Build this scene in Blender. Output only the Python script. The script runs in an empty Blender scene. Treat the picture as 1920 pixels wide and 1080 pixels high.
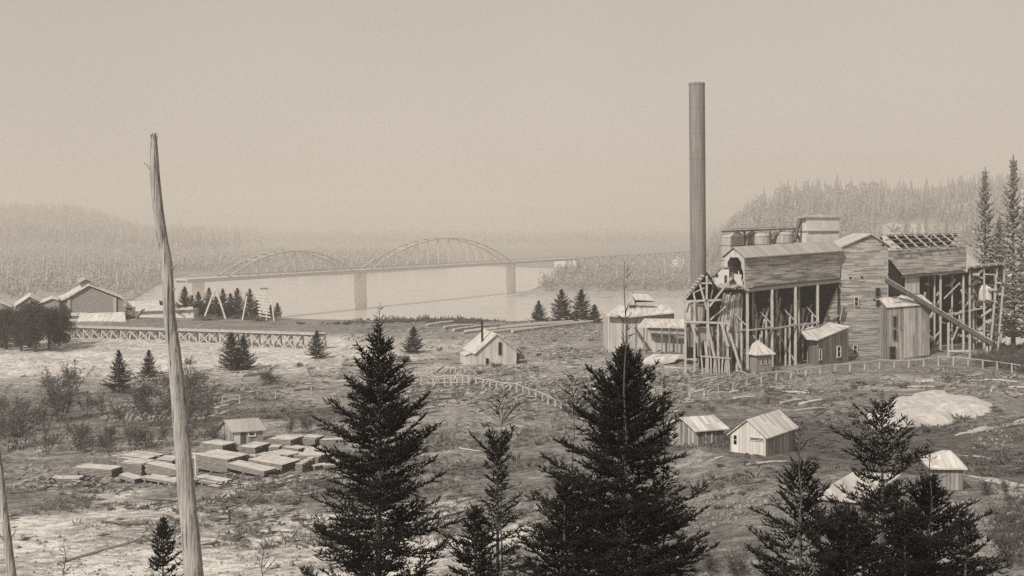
import bpy, math, random
import numpy as np
random.seed(7); RS = np.random.RandomState(11)
D = bpy.data; SC = bpy.context.scene; COL = SC.collection
F = 2060.0; HZ = 425.0; CAMZ = 40.0          # focal length in photo pixels, eye level row, eye height
def W(px, py, Y): return np.array([(px-960)/F*Y, Y, CAMZ-(py-HZ)/F*Y])

# ------------------------------------------------------------------ terrain
def vnoise(x, y, s, seed):
    r = np.random.RandomState(seed); g = r.rand(256, 256)
    x = x/s+1000; y = y/s+1000
    xi = np.floor(x).astype(int); yi = np.floor(y).astype(int)
    fx = x-xi; fy = y-yi; fx = fx*fx*(3-2*fx); fy = fy*fy*(3-2*fy)
    a = g[xi % 256, yi % 256]; b = g[(xi+1) % 256, yi % 256]; c = g[xi % 256, (yi+1) % 256]; d = g[(xi+1) % 256, (yi+1) % 256]
    return (a*(1-fx)+b*fx)*(1-fy)+(c*(1-fx)+d*fx)*fy-0.5
def fbm(x, y, s, seed, n=4):
    t = 0; a = 1
    for i in range(n): t = t+a*vnoise(x, y, s, seed+i); a *= .5; s *= .5
    return t
CP = []
def cp(px, py, Y): p = W(px, py, Y); CP.append((p[0], p[1], p[2]))
for px, py, Y in [(100,1080,80),(450,1080,80),(100,980,101),(450,975,103),(850,1060,80),(950,1000,92),(950,900,118),(1060,800,150),(950,700,212),
    (1430,855,100),(1310,835,103),(1400,958,82),(1280,1060,68),(1600,1060,64),(1900,1080,62),(1780,915,82),(1560,930,80),(1600,742,165),(1750,790,140),(1850,770,148),(1900,860,110),(1700,880,95),
    (1560,698,208),(1420,730,186),(1900,695,212),(1700,700,205),(1540,688,222),(1640,668,238),(1370,690,216),(1200,690,222),(1140,655,250),(1750,660,240),(1300,745,175),(1200,780,155),
    (930,684,222),(880,620,300),(1100,612,305),(1250,640,255)]: cp(px, py, Y)
for x, y, z in [(-30,126,11),(-60,126,11),(-45,146,11),(-20,146,11.3),(-80,160,11),(-40,190,11),(-100,217,11),(-60,260,11),(-100,300,11),(-150,380,11),(-60,330,11),(-20,330,11),
    (-160,250,11),(-200,350,11),(-90,120,11.5),(-120,160,11),(20,330,11.5),(0,260,11.5),(80,300,9),(150,280,8),(60,340,9),(200,240,12),(150,200,13),(120,150,16),(150,100,19),
    (0,0,37.6),(-40,0,36),(40,0,38),(0,15,33),(-30,15,31),(30,15,34),(0,30,26.5),(-30,30,25.5),(30,30,27.5),(-20,45,19.5),(0,45,20),(20,45,21),(40,45,22),(-20,62,16),(0,60,17.8),(18,60,19.3),(-60,60,16),(-80,20,28),(90,60,23),(80,20,33),(0,-60,52),(-100,-60,45),(100,-60,52)]:
    CP.append((x, y, z))
CP = np.array(CP); _n = len(CP)
_A = np.zeros((_n+3, _n+3)); _d = np.hypot(CP[:,None,0]-CP[None,:,0], CP[:,None,1]-CP[None,:,1])
_A[:_n,:_n] = _d; _A[:_n,_n] = 1; _A[:_n,_n+1] = CP[:,0]/100; _A[:_n,_n+2] = CP[:,1]/100; _A[_n:,:_n] = _A[:_n,_n:].T
for i in range(_n): _A[i,i] = -0.6
_w = np.linalg.solve(_A, np.concatenate([CP[:,2], [0,0,0]]))
def smooth(t): t = np.clip(t, 0, 1); return t*t*(3-2*t)
def bankY(x): return np.interp(x, [-600,-300,-127,-100,-72,0,30,90,125,150,200,600], [520,480,440,395,354,352,362,350,300,285,280,300])
def gz(x, y):
    x = np.atleast_1d(np.asarray(x, float)); y = np.atleast_1d(np.asarray(y, float))
    cx = np.clip(x, -260, 260); cy = np.clip(y, -80, 420)
    z = np.full(x.shape, _w[_n])+_w[_n+1]*cx/100+_w[_n+2]*cy/100
    for i in range(_n): z = z+_w[i]*np.hypot(cx-CP[i,0], cy-CP[i,1])
    far = smooth((y-290)/60); z = z*(1-far)+far*np.minimum(z, 11.2)
    amp = np.clip(y/140, .25, 1)*np.clip((420-y)/200, .2, 1)
    z = z+amp*(fbm(x, y, 26, 3, 2)*1.1+fbm(x, y, 7, 9, 3)*.55)
    z = z+np.clip((y-70)/60, 0, 1)*(y < 330)*fbm(x, y, 3.2, 140, 2)*.34*np.clip(.45+fbm(x, y, 22, 150, 2)*1.6, .1, 1)
    b = bankY(x)+fbm(x, y, 30, 20, 3)*10
    z = z+(-34.4-z)*smooth((y-b)/60)                      # the bluff down to the river bed
    # far shore: the wooded point on the right, the far bank, the hills
    pt = smooth((y-(1046+fbm(x, y, 105, 31, 3)*24))/38)*smooth((x-(-38+(y-1050)*.2)+fbm(x, y, 88, 33, 2)*14)/45)
    z = z+pt*(7.5+3.2*smooth((y-1120)/210))
    fb = np.interp(x, [-3500,-245,-52,105,5250], [1488,1540,1907,1750,1575])
    rr0 = x/np.maximum(y, 1); fb = fb+(930-fb)*smooth((-.29-rr0)/.07)
    fs = smooth((y-fb)/70); z = z+fs*(1-pt)*7.0
    r = x/np.maximum(y, 1)
    hl = smooth((-.325-r)/.08)*77*smooth((y-2275)/1750)+smooth((-.15-r)/.2)*8.8*smooth((y-1925)/1050)
    hr = 112*smooth((r-.165)/.075)*smooth((y-1155)/1120)+26*smooth((r-.37)/.09)*smooth((y-1120)/350)
    hc = 17.5*smooth((y-2975)/1750)
    z = z+hl+hr+hc+smooth((y-1400)/875)*(fbm(x, y, 315, 40, 4)*19)*smooth((np.abs(r+.05)-.1)/.15)
    z = np.where((y > fb+79), np.maximum(z, -27.9), z)
    return z
def gz1(x, y): return float(gz(x, y)[0])
_YY = np.exp(np.linspace(math.log(16), math.log(420), 2200))
def G(px, py):
    """first ground point met by the sight line through a photo pixel"""
    X = (px-960)/F*_YY; Z = CAMZ-(py-HZ)/F*_YY
    h = gz(X, _YY); k = np.argmax(h >= Z)
    if k == 0: k = len(_YY)-1
    return np.array([X[k], _YY[k], h[k]])
def on(p, dz=0.0): return np.array([p[0], p[1], gz1(p[0], p[1])+dz])

# ------------------------------------------------------------------ materials
TINT = (1.052, 1.0, .942)
def col(L): return (L*TINT[0], L*TINT[1], L*TINT[2], 1)
class N:
    def __init__(s, name, rough=.85):
        s.m = D.materials.new(name); s.m.use_nodes = True; s.t = s.m.node_tree; s.t.nodes.clear()
        s.o = s.t.nodes.new('ShaderNodeOutputMaterial'); s.b = s.t.nodes.new('ShaderNodeBsdfPrincipled')
        s.b.inputs['Roughness'].default_value = rough; s.b.inputs['Specular IOR Level'].default_value = .25
        s.t.links.new(s.b.outputs[0], s.o.inputs['Surface'])
    def n(s, ty, **k):
        nd = s.t.nodes.new('ShaderNode'+ty)
        for a, v in k.items(): setattr(nd, a, v)
        return nd
    def l(s, a, b): s.t.links.new(a, b)
    def math(s, op, a, b=None):
        nd = s.n('Math', operation=op)
        for i, v in enumerate((a, b)):
            if v is None: continue
            if isinstance(v, (int, float)): nd.inputs[i].default_value = v
            else: s.l(v, nd.inputs[i])
        return nd.outputs[0]
    def noise(s, vec, scale, detail=4, rough=.6):
        nd = s.n('TexNoise'); nd.inputs['Scale'].default_value = scale; nd.inputs['Detail'].default_value = detail; nd.inputs['Roughness'].default_value = rough
        if vec is not None: s.l(vec, nd.inputs['Vector'])
        return nd.outputs['Fac']
    def ramp(s, fac, stops):
        r = s.n('ValToRGB'); e = r.color_ramp.elements
        while len(e) < len(stops): e.new(.5)
        for q, (p, L) in zip(e, stops): q.position = p; q.color = col(L)
        s.l(fac, r.inputs[0]); return r.outputs[0]
    def bump(s, h, st, dist=.1):
        b = s.n('Bump'); b.inputs['Strength'].default_value = st; b.inputs['Distance'].default_value = dist
        s.l(h, b.inputs['Height']); s.l(b.outputs[0], s.b.inputs['Normal'])
def boards(name, lo, hi, width=.28, run='u', seg=4.0, gap=.09, gapd=.35, rough=.9):
    """weathered boards; UVs are in metres: u along the wall, v up. run = direction the boards run"""
    s = N(name, rough); uv = s.n('UVMap'); sp = s.n('SeparateXYZ'); s.l(uv.outputs[0], sp.inputs[0])
    u, v = sp.outputs[0], sp.outputs[1]
    if run == 'v': u, v = v, u
    q = s.math('DIVIDE', v, width); row = s.math('FLOOR', q); fr = s.math('FRACT', q)
    w1 = s.n('TexWhiteNoise', noise_dimensions='1D'); s.l(row, w1.inputs['W'])
    sg = s.math('FLOOR', s.math('DIVIDE', s.math('ADD', u, s.math('MULTIPLY', w1.outputs[0], seg*9)), seg))
    c = s.n('CombineXYZ'); s.l(row, c.inputs[0]); s.l(sg, c.inputs[1])
    w2 = s.n('TexWhiteNoise', noise_dimensions='3D'); s.l(c.outputs[0], w2.inputs['Vector'])
    g = s.n('CombineXYZ'); s.l(s.math('MULTIPLY', u, .35), g.inputs[0]); s.l(s.math('MULTIPLY', v, 5), g.inputs[1])
    gr = s.noise(g.outputs[0], 1.0, 5, .7)
    g2 = s.n('CombineXYZ'); s.l(s.math('MULTIPLY', u, .25), g2.inputs[0]); s.l(s.math('MULTIPLY', v, .9), g2.inputs[1])
    bl = s.noise(g2.outputs[0], 1.0, 3, .6)
    t = s.math('ADD', s.math('MULTIPLY', w2.outputs[0], .42), s.math('ADD', s.math('MULTIPLY', gr, .5), s.math('MULTIPLY', bl, .6)))
    c1 = s.ramp(t, [(.38, lo), (.72, (lo+hi)/2), (1.0, hi)])
    gp = s.math('LESS_THAN', fr, gap); dk = s.math('SUBTRACT', 1, s.math('MULTIPLY', gp, 1-gapd))
    m = s.n('Mix', data_type='RGBA', blend_type='MULTIPLY'); m.inputs['Factor'].default_value = 1
    cc = s.n('CombineColor'); [s.l(dk, cc.inputs[i]) for i in range(3)]
    s.l(c1, m.inputs[6]); s.l(cc.outputs[0], m.inputs[7]); s.l(m.outputs[2], s.b.inputs['Base Color'])
    s.bump(s.math('ADD', s.math('MULTIPLY', dk, .6), gr), .5, .03)
    return s.m
def plain(name, lo, hi, scale=2.0, rough=.9, bump=.3, stretch=(1,1,1), detail=5):
    s = N(name, rough); tc = s.n('TexCoord'); mp = s.n('Mapping'); mp.inputs['Scale'].default_value = stretch
    s.l(tc.outputs['Object'], mp.inputs[0]); f = s.noise(mp.outputs[0], scale, detail, .65)
    s.l(s.ramp(f, [(.3, lo), (.7, hi)]), s.b.inputs['Base Color'])
    if bump: s.bump(f, bump, .05)
    return s.m
M = {}
M['siding'] = boards('weathered_siding', .09, .54, .25, 'u', 3.8)
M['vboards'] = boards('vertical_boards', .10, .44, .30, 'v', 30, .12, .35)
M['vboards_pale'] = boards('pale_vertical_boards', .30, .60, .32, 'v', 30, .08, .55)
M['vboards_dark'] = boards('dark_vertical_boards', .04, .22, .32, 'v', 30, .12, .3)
M['inner'] = boards('shade_dark_boards', .006, .022, .34, 'u', 5.0)  # near-black colour carries the shade of unlit interiors
M['roofb'] = boards('roof_boards', .30, .52, .40, 'v', 6, .06, .7)
M['roofpale'] = boards('pale_roof_boards', .30, .62, .45, 'v', 2.2, .05, .6)
M['roofdark'] = boards('dark_roof_shakes', .06, .16, .22, 'u', .3, .2, .5)
M['roofgrey'] = boards('grey_roofing_felt', .26, .38, .95, 'v', 30, .03, .8)
M['timber'] = plain('weathered_timber', .26, .55, 1.5, stretch=(3,3,.5))
M['timber_dark'] = plain('dark_timber', .05, .14, 1.5, stretch=(2,2,.6))
M['timber_mid'] = plain('grey_timber', .14, .30, 1.5, stretch=(2,2,.6))
M['lumber'] = plain('fresh_sawn_lumber', .34, .62, .9, stretch=(1,1,3))
M['boardedge'] = plain('shade_dark_board_edge', .14, .33, 1.2, stretch=(1,1,4))  # darker than the board tops: side shade put into the colour
M['endshade'] = plain('shade_dark_end_grain', .012, .05, 2.5)  # board ends coloured near black for the side turned from the sun
M['white'] = plain('whitewashed_boards', .50, .68, .6)
M['glass'] = plain('dark_window_pane', .008, .02, 2, .15, 0)
M['stack'] = plain('smokestack_plate', .14, .28, .9, .7, .15, (2.2,2.2,.12))
M['soot'] = plain('sooty_metal', .02, .05, 2, .6)
M['concrete'] = plain('haze_pale_concrete', .6, .74, .3)  # lightened so the piers fade as if in river haze
M['steel'] = plain('haze_pale_steel', .40, .50, .5)  # bridge colour lightened to carry the river haze
M['tank'] = boards('tank_staves', .28, .46, .5, 'v', 30, .06, .7)
M['rubble'] = plain('rubble', .10, .34, 3)
M['fir'] = plain('fir_needles', .003, .035, 5, 1, 0)
M['firmid'] = plain('fir_needles_weathered', .010, .034, 1.2, 1, 0)
for _k in ('fir', 'firmid'): M[_k].node_tree.nodes['Principled BSDF'].inputs['Specular IOR Level'].default_value = .03
M['firgrey'] = plain('fir_needles_haze_pale', .16, .30, .3, .95, 0)  # needles paled, haze put into their colour
M['bark'] = plain('fir_bark', .05, .13, 4, stretch=(1,1,.3))
M['leaf'] = plain('dense_foliage', .022, .08, .7, .85, 0)
M['scrub'] = plain('dry_scrub', .05, .15, .8, .95, 0)
M['twig'] = plain('bare_twigs', .10, .22, .5, .95, 0)
M['straw'] = plain('dry_grass', .16, .38, .3, .95, 0)
M['farwood'] = plain('haze_pale_far_woods', .30, .42, .03, .95, 0)  # distance haze mixed into the tree colour
M['palewood'] = plain('haze_pale_woods', .42, .54, .05, .95, 0)  # paler than real trees, the colour stands in for haze
def leafy_mix(m, f):
    t = m.node_tree; pb = next(n for n in t.nodes if n.type == 'BSDF_PRINCIPLED'); tr = t.nodes.new('ShaderNodeBsdfTranslucent'); mx = t.nodes.new('ShaderNodeMixShader'); mx.inputs[0].default_value = f
    t.links.new(pb.inputs['Base Color'].links[0].from_socket, tr.inputs['Color']); t.links.new(pb.outputs[0], mx.inputs[1]); t.links.new(tr.outputs[0], mx.inputs[2])
    t.links.new(mx.outputs[0], next(n for n in t.nodes if n.type == 'OUTPUT_MATERIAL').inputs['Surface'])
for _k in ('palewood', 'farwood', 'twig', 'straw'): leafy_mix(M[_k], .45)
M['fence'] = plain('pale_fence_wood', .32, .54, 1.5, stretch=(3,3,.5))
M['scrap'] = plain('grey_wood_scraps', .16, .50, .12, .9, 0)
def pole_mat():
    s = N('debarked_pole', .8); tc = s.n('TexCoord'); mp = s.n('Mapping'); mp.inputs['Scale'].default_value = (9, 9, .45); s.l(tc.outputs['Object'], mp.inputs[0])
    a = s.noise(mp.outputs[0], 2.2, 6, .7); b = s.noise(tc.outputs['Object'], .8, 4, .6)
    t = s.math('ADD', s.math('MULTIPLY', a, .75), s.math('MULTIPLY', b, .35))
    mp2 = s.n('Mapping'); mp2.inputs['Scale'].default_value = (16, 16, .55); s.l(tc.outputs['Object'], mp2.inputs[0]); cr = s.noise(mp2.outputs[0], 1.6, 3, .5)
    t = s.math('SUBTRACT', t, s.math('MULTIPLY', s.math('LESS_THAN', cr, .40), .16))
    s.l(s.ramp(t, [(.34, .06), (.46, .25), (.58, .40), (.72, .52)]), s.b.inputs['Base Color']); s.bump(s.math('ADD', a, cr), 1.0, .04); return s.m
M['pole'] = pole_mat()
def ground_mat():
    s = N('ground_earth_and_dry_grass', .95); at = s.n('Attribute', attribute_name='tone'); ge = s.n('NewGeometry')
    mp = s.n('Mapping'); mp.inputs['Scale'].default_value = (.8, 1.05, 1); s.l(ge.outputs['Position'], mp.inputs[0])
    a = s.noise(mp.outputs[0], .12, 6, .68); b = s.noise(mp.outputs[0], .9, 6, .75); c = s.noise(ge.outputs['Position'], 4.5, 4, .75)
    v = s.math('ADD', s.math('MULTIPLY', s.math('SUBTRACT', a, .5), 1.5), s.math('ADD', s.math('MULTIPLY', s.math('SUBTRACT', b, .5), 3.4), s.math('MULTIPLY', s.math('SUBTRACT', c, .5), 2.2)))
    k = s.math('EXPONENT', s.math('MULTIPLY', v, 1.3))
    L = s.math('MINIMUM', s.math('MULTIPLY', at.outputs['Fac'], k), .72)
    cc = s.n('CombineColor'); [s.l(s.math('MULTIPLY', L, TINT[i]), cc.inputs[i]) for i in range(3)]
    s.l(cc.outputs[0], s.b.inputs['Base Color']); s.bump(s.math('ADD', b, s.math('MULTIPLY', c, .4)), .7, .35); return s.m
M['ground'] = ground_mat()
def water_mat():
    s = N('river_water', .22); ge = s.n('NewGeometry'); mp = s.n('Mapping'); mp.inputs['Scale'].default_value = (.02, .12, 1); s.l(ge.outputs['Position'], mp.inputs[0])
    f = s.noise(mp.outputs[0], 1, 6, .6); s.l(s.ramp(f, [(.35, .38), (.65, .50)]), s.b.inputs['Base Color'])
    s.b.inputs['Specular IOR Level'].default_value = .9; s.bump(f, .10, 1.0); return s.m
M['water'] = water_mat()

# ------------------------------------------------------------------ builders
class MB:
    def __init__(s): s.V = []; s.F = []; s.n = 0
    def add(s, V, Fs):
        V = np.asarray(V, float).reshape(-1, 3); s.V.append(V); s.F += [tuple(i+s.n for i in f) for f in Fs]; s.n += len(V); return s
    def poly(s, pts): return s.add(pts, [tuple(range(len(pts)))])
    def prism(s, pts, vec):
        pts = np.array(pts, float); n = len(pts); V = np.concatenate([pts, pts+np.array(vec, float)])
        return s.add(V, [tuple(range(n)), tuple(range(2*n-1, n-1, -1))]+[(i, n+i, n+(i+1) % n, (i+1) % n) for i in range(n)])
    def slab(s, pts, th): return s.prism(pts, (0, 0, -th))
    def bar(s, p, q, w, h=None, e=0):
        h = h or w; p = np.array(p, float); q = np.array(q, float); d = q-p; L = np.linalg.norm(d)
        if L < 1e-6: return s
        d /= L; p = p-d*e; q = q+d*e
        up = np.array([0, 0, 1.]) if abs(d[2]) < .95 else np.array([0, 1., 0])
        a = np.cross(d, up); a /= np.linalg.norm(a); b = np.cross(a, d)
        c = [a*w/2*i+b*h/2*j for i, j in ((-1,-1),(1,-1),(1,1),(-1,1))]
        return s.add([p+k for k in c]+[q+k for k in c], [(3,2,1,0),(4,5,6,7),(0,1,5,4),(1,2,6,5),(2,3,7,6),(3,0,4,7)])
    def box(s, c, sx, sy, sz, ang=0.0):
        c = np.array(c, float); ca, sa = math.cos(ang), math.sin(ang); a = np.array([ca, sa, 0])*sx/2; b = np.array([-sa, ca, 0])*sy/2
        base = [c-a-b, c+a-b, c+a+b, c-a+b]; return s.prism(base, (0, 0, sz))
    def tube(s, pts, rad, n=8, cap=True):
        pts = [np.array(p, float) for p in pts]; V = []; Fs = []
        for i, p in enumerate(pts):
            d = pts[min(i+1, len(pts)-1)]-pts[max(i-1, 0)]; d = d/np.linalg.norm(d); up = np.array([1., 0, 0]) if abs(d[0]) < .8 else np.array([0, 1., 0])
            a = np.cross(d, up); a /= np.linalg.norm(a); b = np.cross(d, a); r = rad[i] if hasattr(rad, '__len__') else rad
            V += [p+r*(math.cos(t)*a+math.sin(t)*b) for t in (2*math.pi*k/n for k in range(n))]
        for i in range(len(pts)-1): Fs += [(i*n+k, i*n+(k+1) % n, (i+1)*n+(k+1) % n, (i+1)*n+k) for k in range(n)]
        if cap: Fs += [tuple(range(n-1, -1, -1)), tuple((len(pts)-1)*n+k for k in range(n))]
        return s.add(V, Fs)
    def build(s, name, mat, parent=None, origin=None, smooth_=False, uv=True):
        if origin is None: origin = np.array(parent['_o']) if parent is not None else np.zeros(3)
        V = np.concatenate(s.V) if s.V else np.zeros((0, 3))
        me = D.meshes.new(name); me.from_pydata((V-origin).tolist(), [], s.F); me.materials.append(mat)
        if uv and s.F:
            lay = me.uv_layers.new(name='UVMap'); nl = len(me.loops); li = np.zeros(nl, int); me.loops.foreach_get('vertex_index', li)
            nf = len(me.polygons); nr = np.zeros(nf*3); me.polygons.foreach_get('normal', nr); nr = nr.reshape(-1, 3)
            lt = np.zeros(nf, int); me.polygons.foreach_get('loop_total', lt); fi = np.repeat(np.arange(nf), lt)
            t = np.stack([-nr[:,1], nr[:,0], np.zeros(nf)], 1); ln = np.linalg.norm(t, axis=1); flat = ln < .15; t[flat] = (1, 0, 0); ln[flat] = 1; t /= ln[:,None]
            b = np.cross(nr, t); b[flat] = (0, 1, 0)
            P = V[li]; U = np.stack([(P*t[fi]).sum(1), (P*b[fi]).sum(1)], 1); lay.data.foreach_set('uv', U.ravel())
        if smooth_: me.polygons.foreach_set('use_smooth', [True]*len(me.polygons))
        o = D.objects.new(name, me); COL.objects.link(o)
        if parent is not None:
            o.parent = parent
            if '_w' in parent.keys():           # a sub-part: keep its place relative to the part
                pass
        else: o.location = origin
        return o
def tag(o, label=None, cat=None, group=None, kind=None):
    if label: o['label'] = label
    if cat: o['category'] = cat
    if group: o['group'] = group
    if kind: o['kind'] = kind
    return o
def thing(name, label, cat, loc, group=None):
    o = D.objects.new(name, None); COL.objects.link(o); o.location = loc; o['_o'] = [float(v) for v in loc]; o.empty_display_size = .5
    return tag(o, label, cat, group)
def sub(mb, name, mat, part, root, **k):
    """a sub-part: parented to a part whose vertices share the root's origin"""
    o = mb.build(name, mat, None, np.array(root['_o']), **k); o.location = (0, 0, 0); o.parent = part; return o
def copy_tree(o, parent=None):
    c = o.copy(); COL.objects.link(c); c.parent = parent
    for ch in list(o.children): copy_tree(ch, c)
    return c
def raw_mesh(name, V, Fa, mat):
    """fast triangle mesh from arrays"""
    me = D.meshes.new(name); V = np.ascontiguousarray(V, np.float32); Fa = np.ascontiguousarray(Fa, np.int32); k = Fa.shape[1]
    me.vertices.add(len(V)); me.vertices.foreach_set('co', V.ravel()); me.loops.add(Fa.size); me.loops.foreach_set('vertex_index', Fa.ravel())
    me.polygons.add(len(Fa)); me.polygons.foreach_set('loop_start', np.arange(len(Fa), dtype=np.int32)*k); me.update(calc_edges=True); me.materials.append(mat); return me
def spindles(P, Q, r, sides=3, fat=.35, ends=False):
    """many thin tapered shoots at once: P start, Q end, r radius"""
    P = np.asarray(P, float); Q = np.asarray(Q, float); n = len(P); r = np.broadcast_to(r, (n,)); d = Q-P; L = np.linalg.norm(d, axis=1)+1e-9; d = d/L[:,None]
    up = np.where(np.abs(d[:,2:3]) < .9, np.array([[0, 0, 1.]]), np.array([[1., 0, 0]])); a = np.cross(d, up); a /= np.linalg.norm(a, axis=1)[:,None]; b = np.cross(d, a)
    ph = RS.rand(n)*6.28; M_ = P+d*(L*fat)[:,None]; V = [P]
    for k in range(sides):
        t = ph+2*math.pi*k/sides; V.append(M_+r[:,None]*(np.cos(t)[:,None]*a+np.sin(t)[:,None]*b))
    V.append(Q); V = np.stack(V, 1); m = sides+2; f = []
    for k in range(sides):
        k2 = (k+1) % sides; f += [(0, 1+k2, 1+k), (m-1, 1+k, 1+k2)]
    Fa = (np.arange(n)[:,None,None]*m+np.array(f)[None]).reshape(-1, 3); return V.reshape(-1, 3), Fa
def join(parts):
    V = []; Fa = []; o = 0
    for v, f in parts: V.append(v); Fa.append(f+o); o += len(v)
    return np.concatenate(V), np.concatenate(Fa)

# ------------------------------------------------------------------ the setting
RIV = -30.0                 # river level, well below the terrace
def build_ground():
    nr, nc = 760, 640
    ys = np.concatenate([np.linspace(-70, 14, 30), np.exp(np.linspace(math.log(15), math.log(6300), nr-30))]); t = np.linspace(-1, 1, nc)
    Y = np.repeat(ys[:,None], nc, 1); X = t[None]*(70+.72*np.maximum(Y, 0)+.35*np.maximum(Y-500, 0)); x = X.ravel(); y = Y.ravel(); z = gz(x, y)
    V = np.stack([x, y, z], 1); i = np.arange(nr-1)[:,None]*nc+np.arange(nc-1)[None]; i = i.ravel(); Fa = np.stack([i, i+1, i+nc+1, i+nc], 1)
    me = raw_mesh('ground', V, Fa, M['ground']); me.polygons.foreach_set('use_smooth', [True]*len(me.polygons))
    # albedo of the bare ground: sand in the near left, pale field, darker rough ground
    px = 960+F*x/np.maximum(y, 1); py = HZ+F*(CAMZ-z)/np.maximum(y, 1)
    T = np.full(x.shape, .175)
    def zone(cx, cy, rx, ry, val, s=1.0):
        nonlocal T
        w = smooth(1.35-np.hypot((x-cx)/rx, (y-cy)/ry)*1.0)*s; T = T*(1-w)+val*w
    zone(-95, 236, 70, 36, .48); zone(-60, 268, 75, 26, .44); zone(-38, 234, 24, 16, .46)      # pale mown field
    sandw = smooth((118-y-(x+40)*.0+fbm(x, y, 14, 55, 3)*26)/14)*smooth((-2-x+fbm(x, y, 10, 57, 3)*16)/12); sandw *= .45+.55*smooth((fbm(x, y, 9, 77, 4)+.35)*2)
    T = T*(1-sandw)+.58*sandw
    zone(-40, 136, 24, 16, .20); zone(-70, 118, 30, 5, .14, .8)
    zone(0, 212, 56, 34, .25); zone(-20, 168, 28, 32, .24); zone(62, 190, 40, 16, .26, .8); zone(15, 290, 60, 30, .2)
    zone(26, 128, 16, 26, .10); zone(36, 112, 16, 28, .085); zone(56, 122, 18, 18, .09, .8); zone(0, 152, 13, 16, .19); zone(-48, 172, 40, 13, .12, .9)
    zone(6, 66, 14, 14, .13)
    bank = smooth((y-bankY(x)+8)/20)*(y < 900); T = T*(1-bank)+.22*bank
    far = (y > 980).astype(float); T = T*(1-far)+.26*far; hill = smooth((y-1190)/105); T = T*(1-hill)+.17*hill
    clear = smooth((fbm(x, y, 210, 91, 3)-.08)*5)*hill*(x/np.maximum(y,1) > .3); T = T*(1-clear)+.4*clear
    a = me.attributes.new('tone', 'FLOAT', 'POINT'); a.data.foreach_set('value', T.astype(np.float32))
    o = D.objects.new('ground', me); COL.objects.link(o); tag(o, kind='structure')
    b = MB(); b.poly([(-4500, 240, RIV), (4500, 240, RIV), (4500, 2450, RIV), (-4500, 2450, RIV)]); tag(b.build('river', M['water'], None, np.array([0, 900, RIV])), kind='structure')
build_ground()
def ribbon(name, pts, w, mat, kind='structure'):
    P = [G(*p)[:2] for p in pts]; out = []
    for a, b in zip(P[:-1], P[1:]):
        n = max(2, int(np.linalg.norm(b-a)/.5)); out += [a+(b-a)*k/n for k in range(n)]
    out.append(P[-1]); out = np.array(out)
    for _ in range(6): out[1:-1] = (out[:-2]+out[1:-1]*2+out[2:])/4
    d = np.gradient(out, axis=0); d /= np.linalg.norm(d, axis=1)[:,None]; nrm = np.stack([-d[:,1], d[:,0]], 1)
    n = len(out); k = 7; V = []
    for j in range(k):
        t = (j/(k-1)-.5)*w*np.clip(np.arange(n)/(n*.5)+.15, 0, 1); jit = (1+.35*(RS.rand(n)-.5)) if j in (0, k-1) else 1
        p = out+nrm*(t*jit)[:,None]
        V.append(np.stack([p[:,0], p[:,1], gz(p[:,0], p[:,1])+(.07 if 0 < j < k-1 else .03)], 1))
    V = np.stack(V, 1).reshape(-1, 3); i = (np.arange(n-1)[:,None]*k+np.arange(k-1)[None]).ravel()
    me = raw_mesh(name, V, np.stack([i, i+1, i+k+1, i+k], 1), mat); o = D.objects.new(name, me); COL.objects.link(o); return tag(o, kind=kind)
M['track'] = plain('bare_track', .30, .50, .7, .95)
ribbon('track', [(1790, 818), (1850, 803), (1925, 786)], 2.0, M['track'])
ribbon('track', [(1805, 890), (1860, 900), (1925, 914)], 1.9, M['track'])
ribbon('track', [(1770, 852), (1830, 855), (1925, 868)], .9, M['track'])
ribbon('track', [(350, 958), (400, 938), (440, 922), (480, 903)], 1.6, M['track'])
def ribbon_log(*a): pass
# low pale heap of sand / tailings
def sand_pile():
    P = [(1632,792),(1640,772),(1662,757),(1700,746),(1760,742),(1822,746),(1876,764),(1868,772),(1800,786),(1742,800),(1690,809),(1650,806)]
    Q = np.array([G(*p)[:2] for p in P]); c = Q.mean(0); V = []; R = 14; n = 96
    ang = np.arctan2(Q[:,1]-c[1], Q[:,0]-c[0]); o = np.argsort(ang); rad = np.hypot(*(Q-c).T)
    th = np.linspace(-math.pi, math.pi, n, endpoint=False); rr = np.interp(th, ang[o], rad[o], period=2*math.pi)
    for k in range(R+1):
        f = k/R; rr = rr if k else rr*(1+.10*fbm(np.cos(th)*9+50, np.sin(th)*9, 2.2, 67, 3)*2); x = c[0]+np.cos(th)*rr*f; y = c[1]+np.sin(th)*rr*f; h = 1.15*smooth((1-f)*2.6)-.1+.7*fbm(x, y, 3.5, 66, 4)*smooth((1-f)*4)
        V.append(np.stack([x, y, gz(x, y)+h], 1))
    V = np.concatenate(V); Fa = []
    for k in range(R):
        for j in range(n): Fa.append((k*n+j, k*n+(j+1) % n, (k+1)*n+(j+1) % n, (k+1)*n+j))
    org = np.array([c[0], c[1], gz1(*c)]); me = raw_mesh('sand_pile', V-org, np.array(Fa), plain('white_sand', .30, .58, .9, .95, 1.0)); me.polygons.foreach_set('use_smooth', [True]*len(me.polygons))
    ob = D.objects.new('sand_pile', me); ob.location = org; COL.objects.link(ob); tag(ob, 'broad low heap of white sand beyond the small sheds on the right', 'sand pile')
sand_pile()

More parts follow.
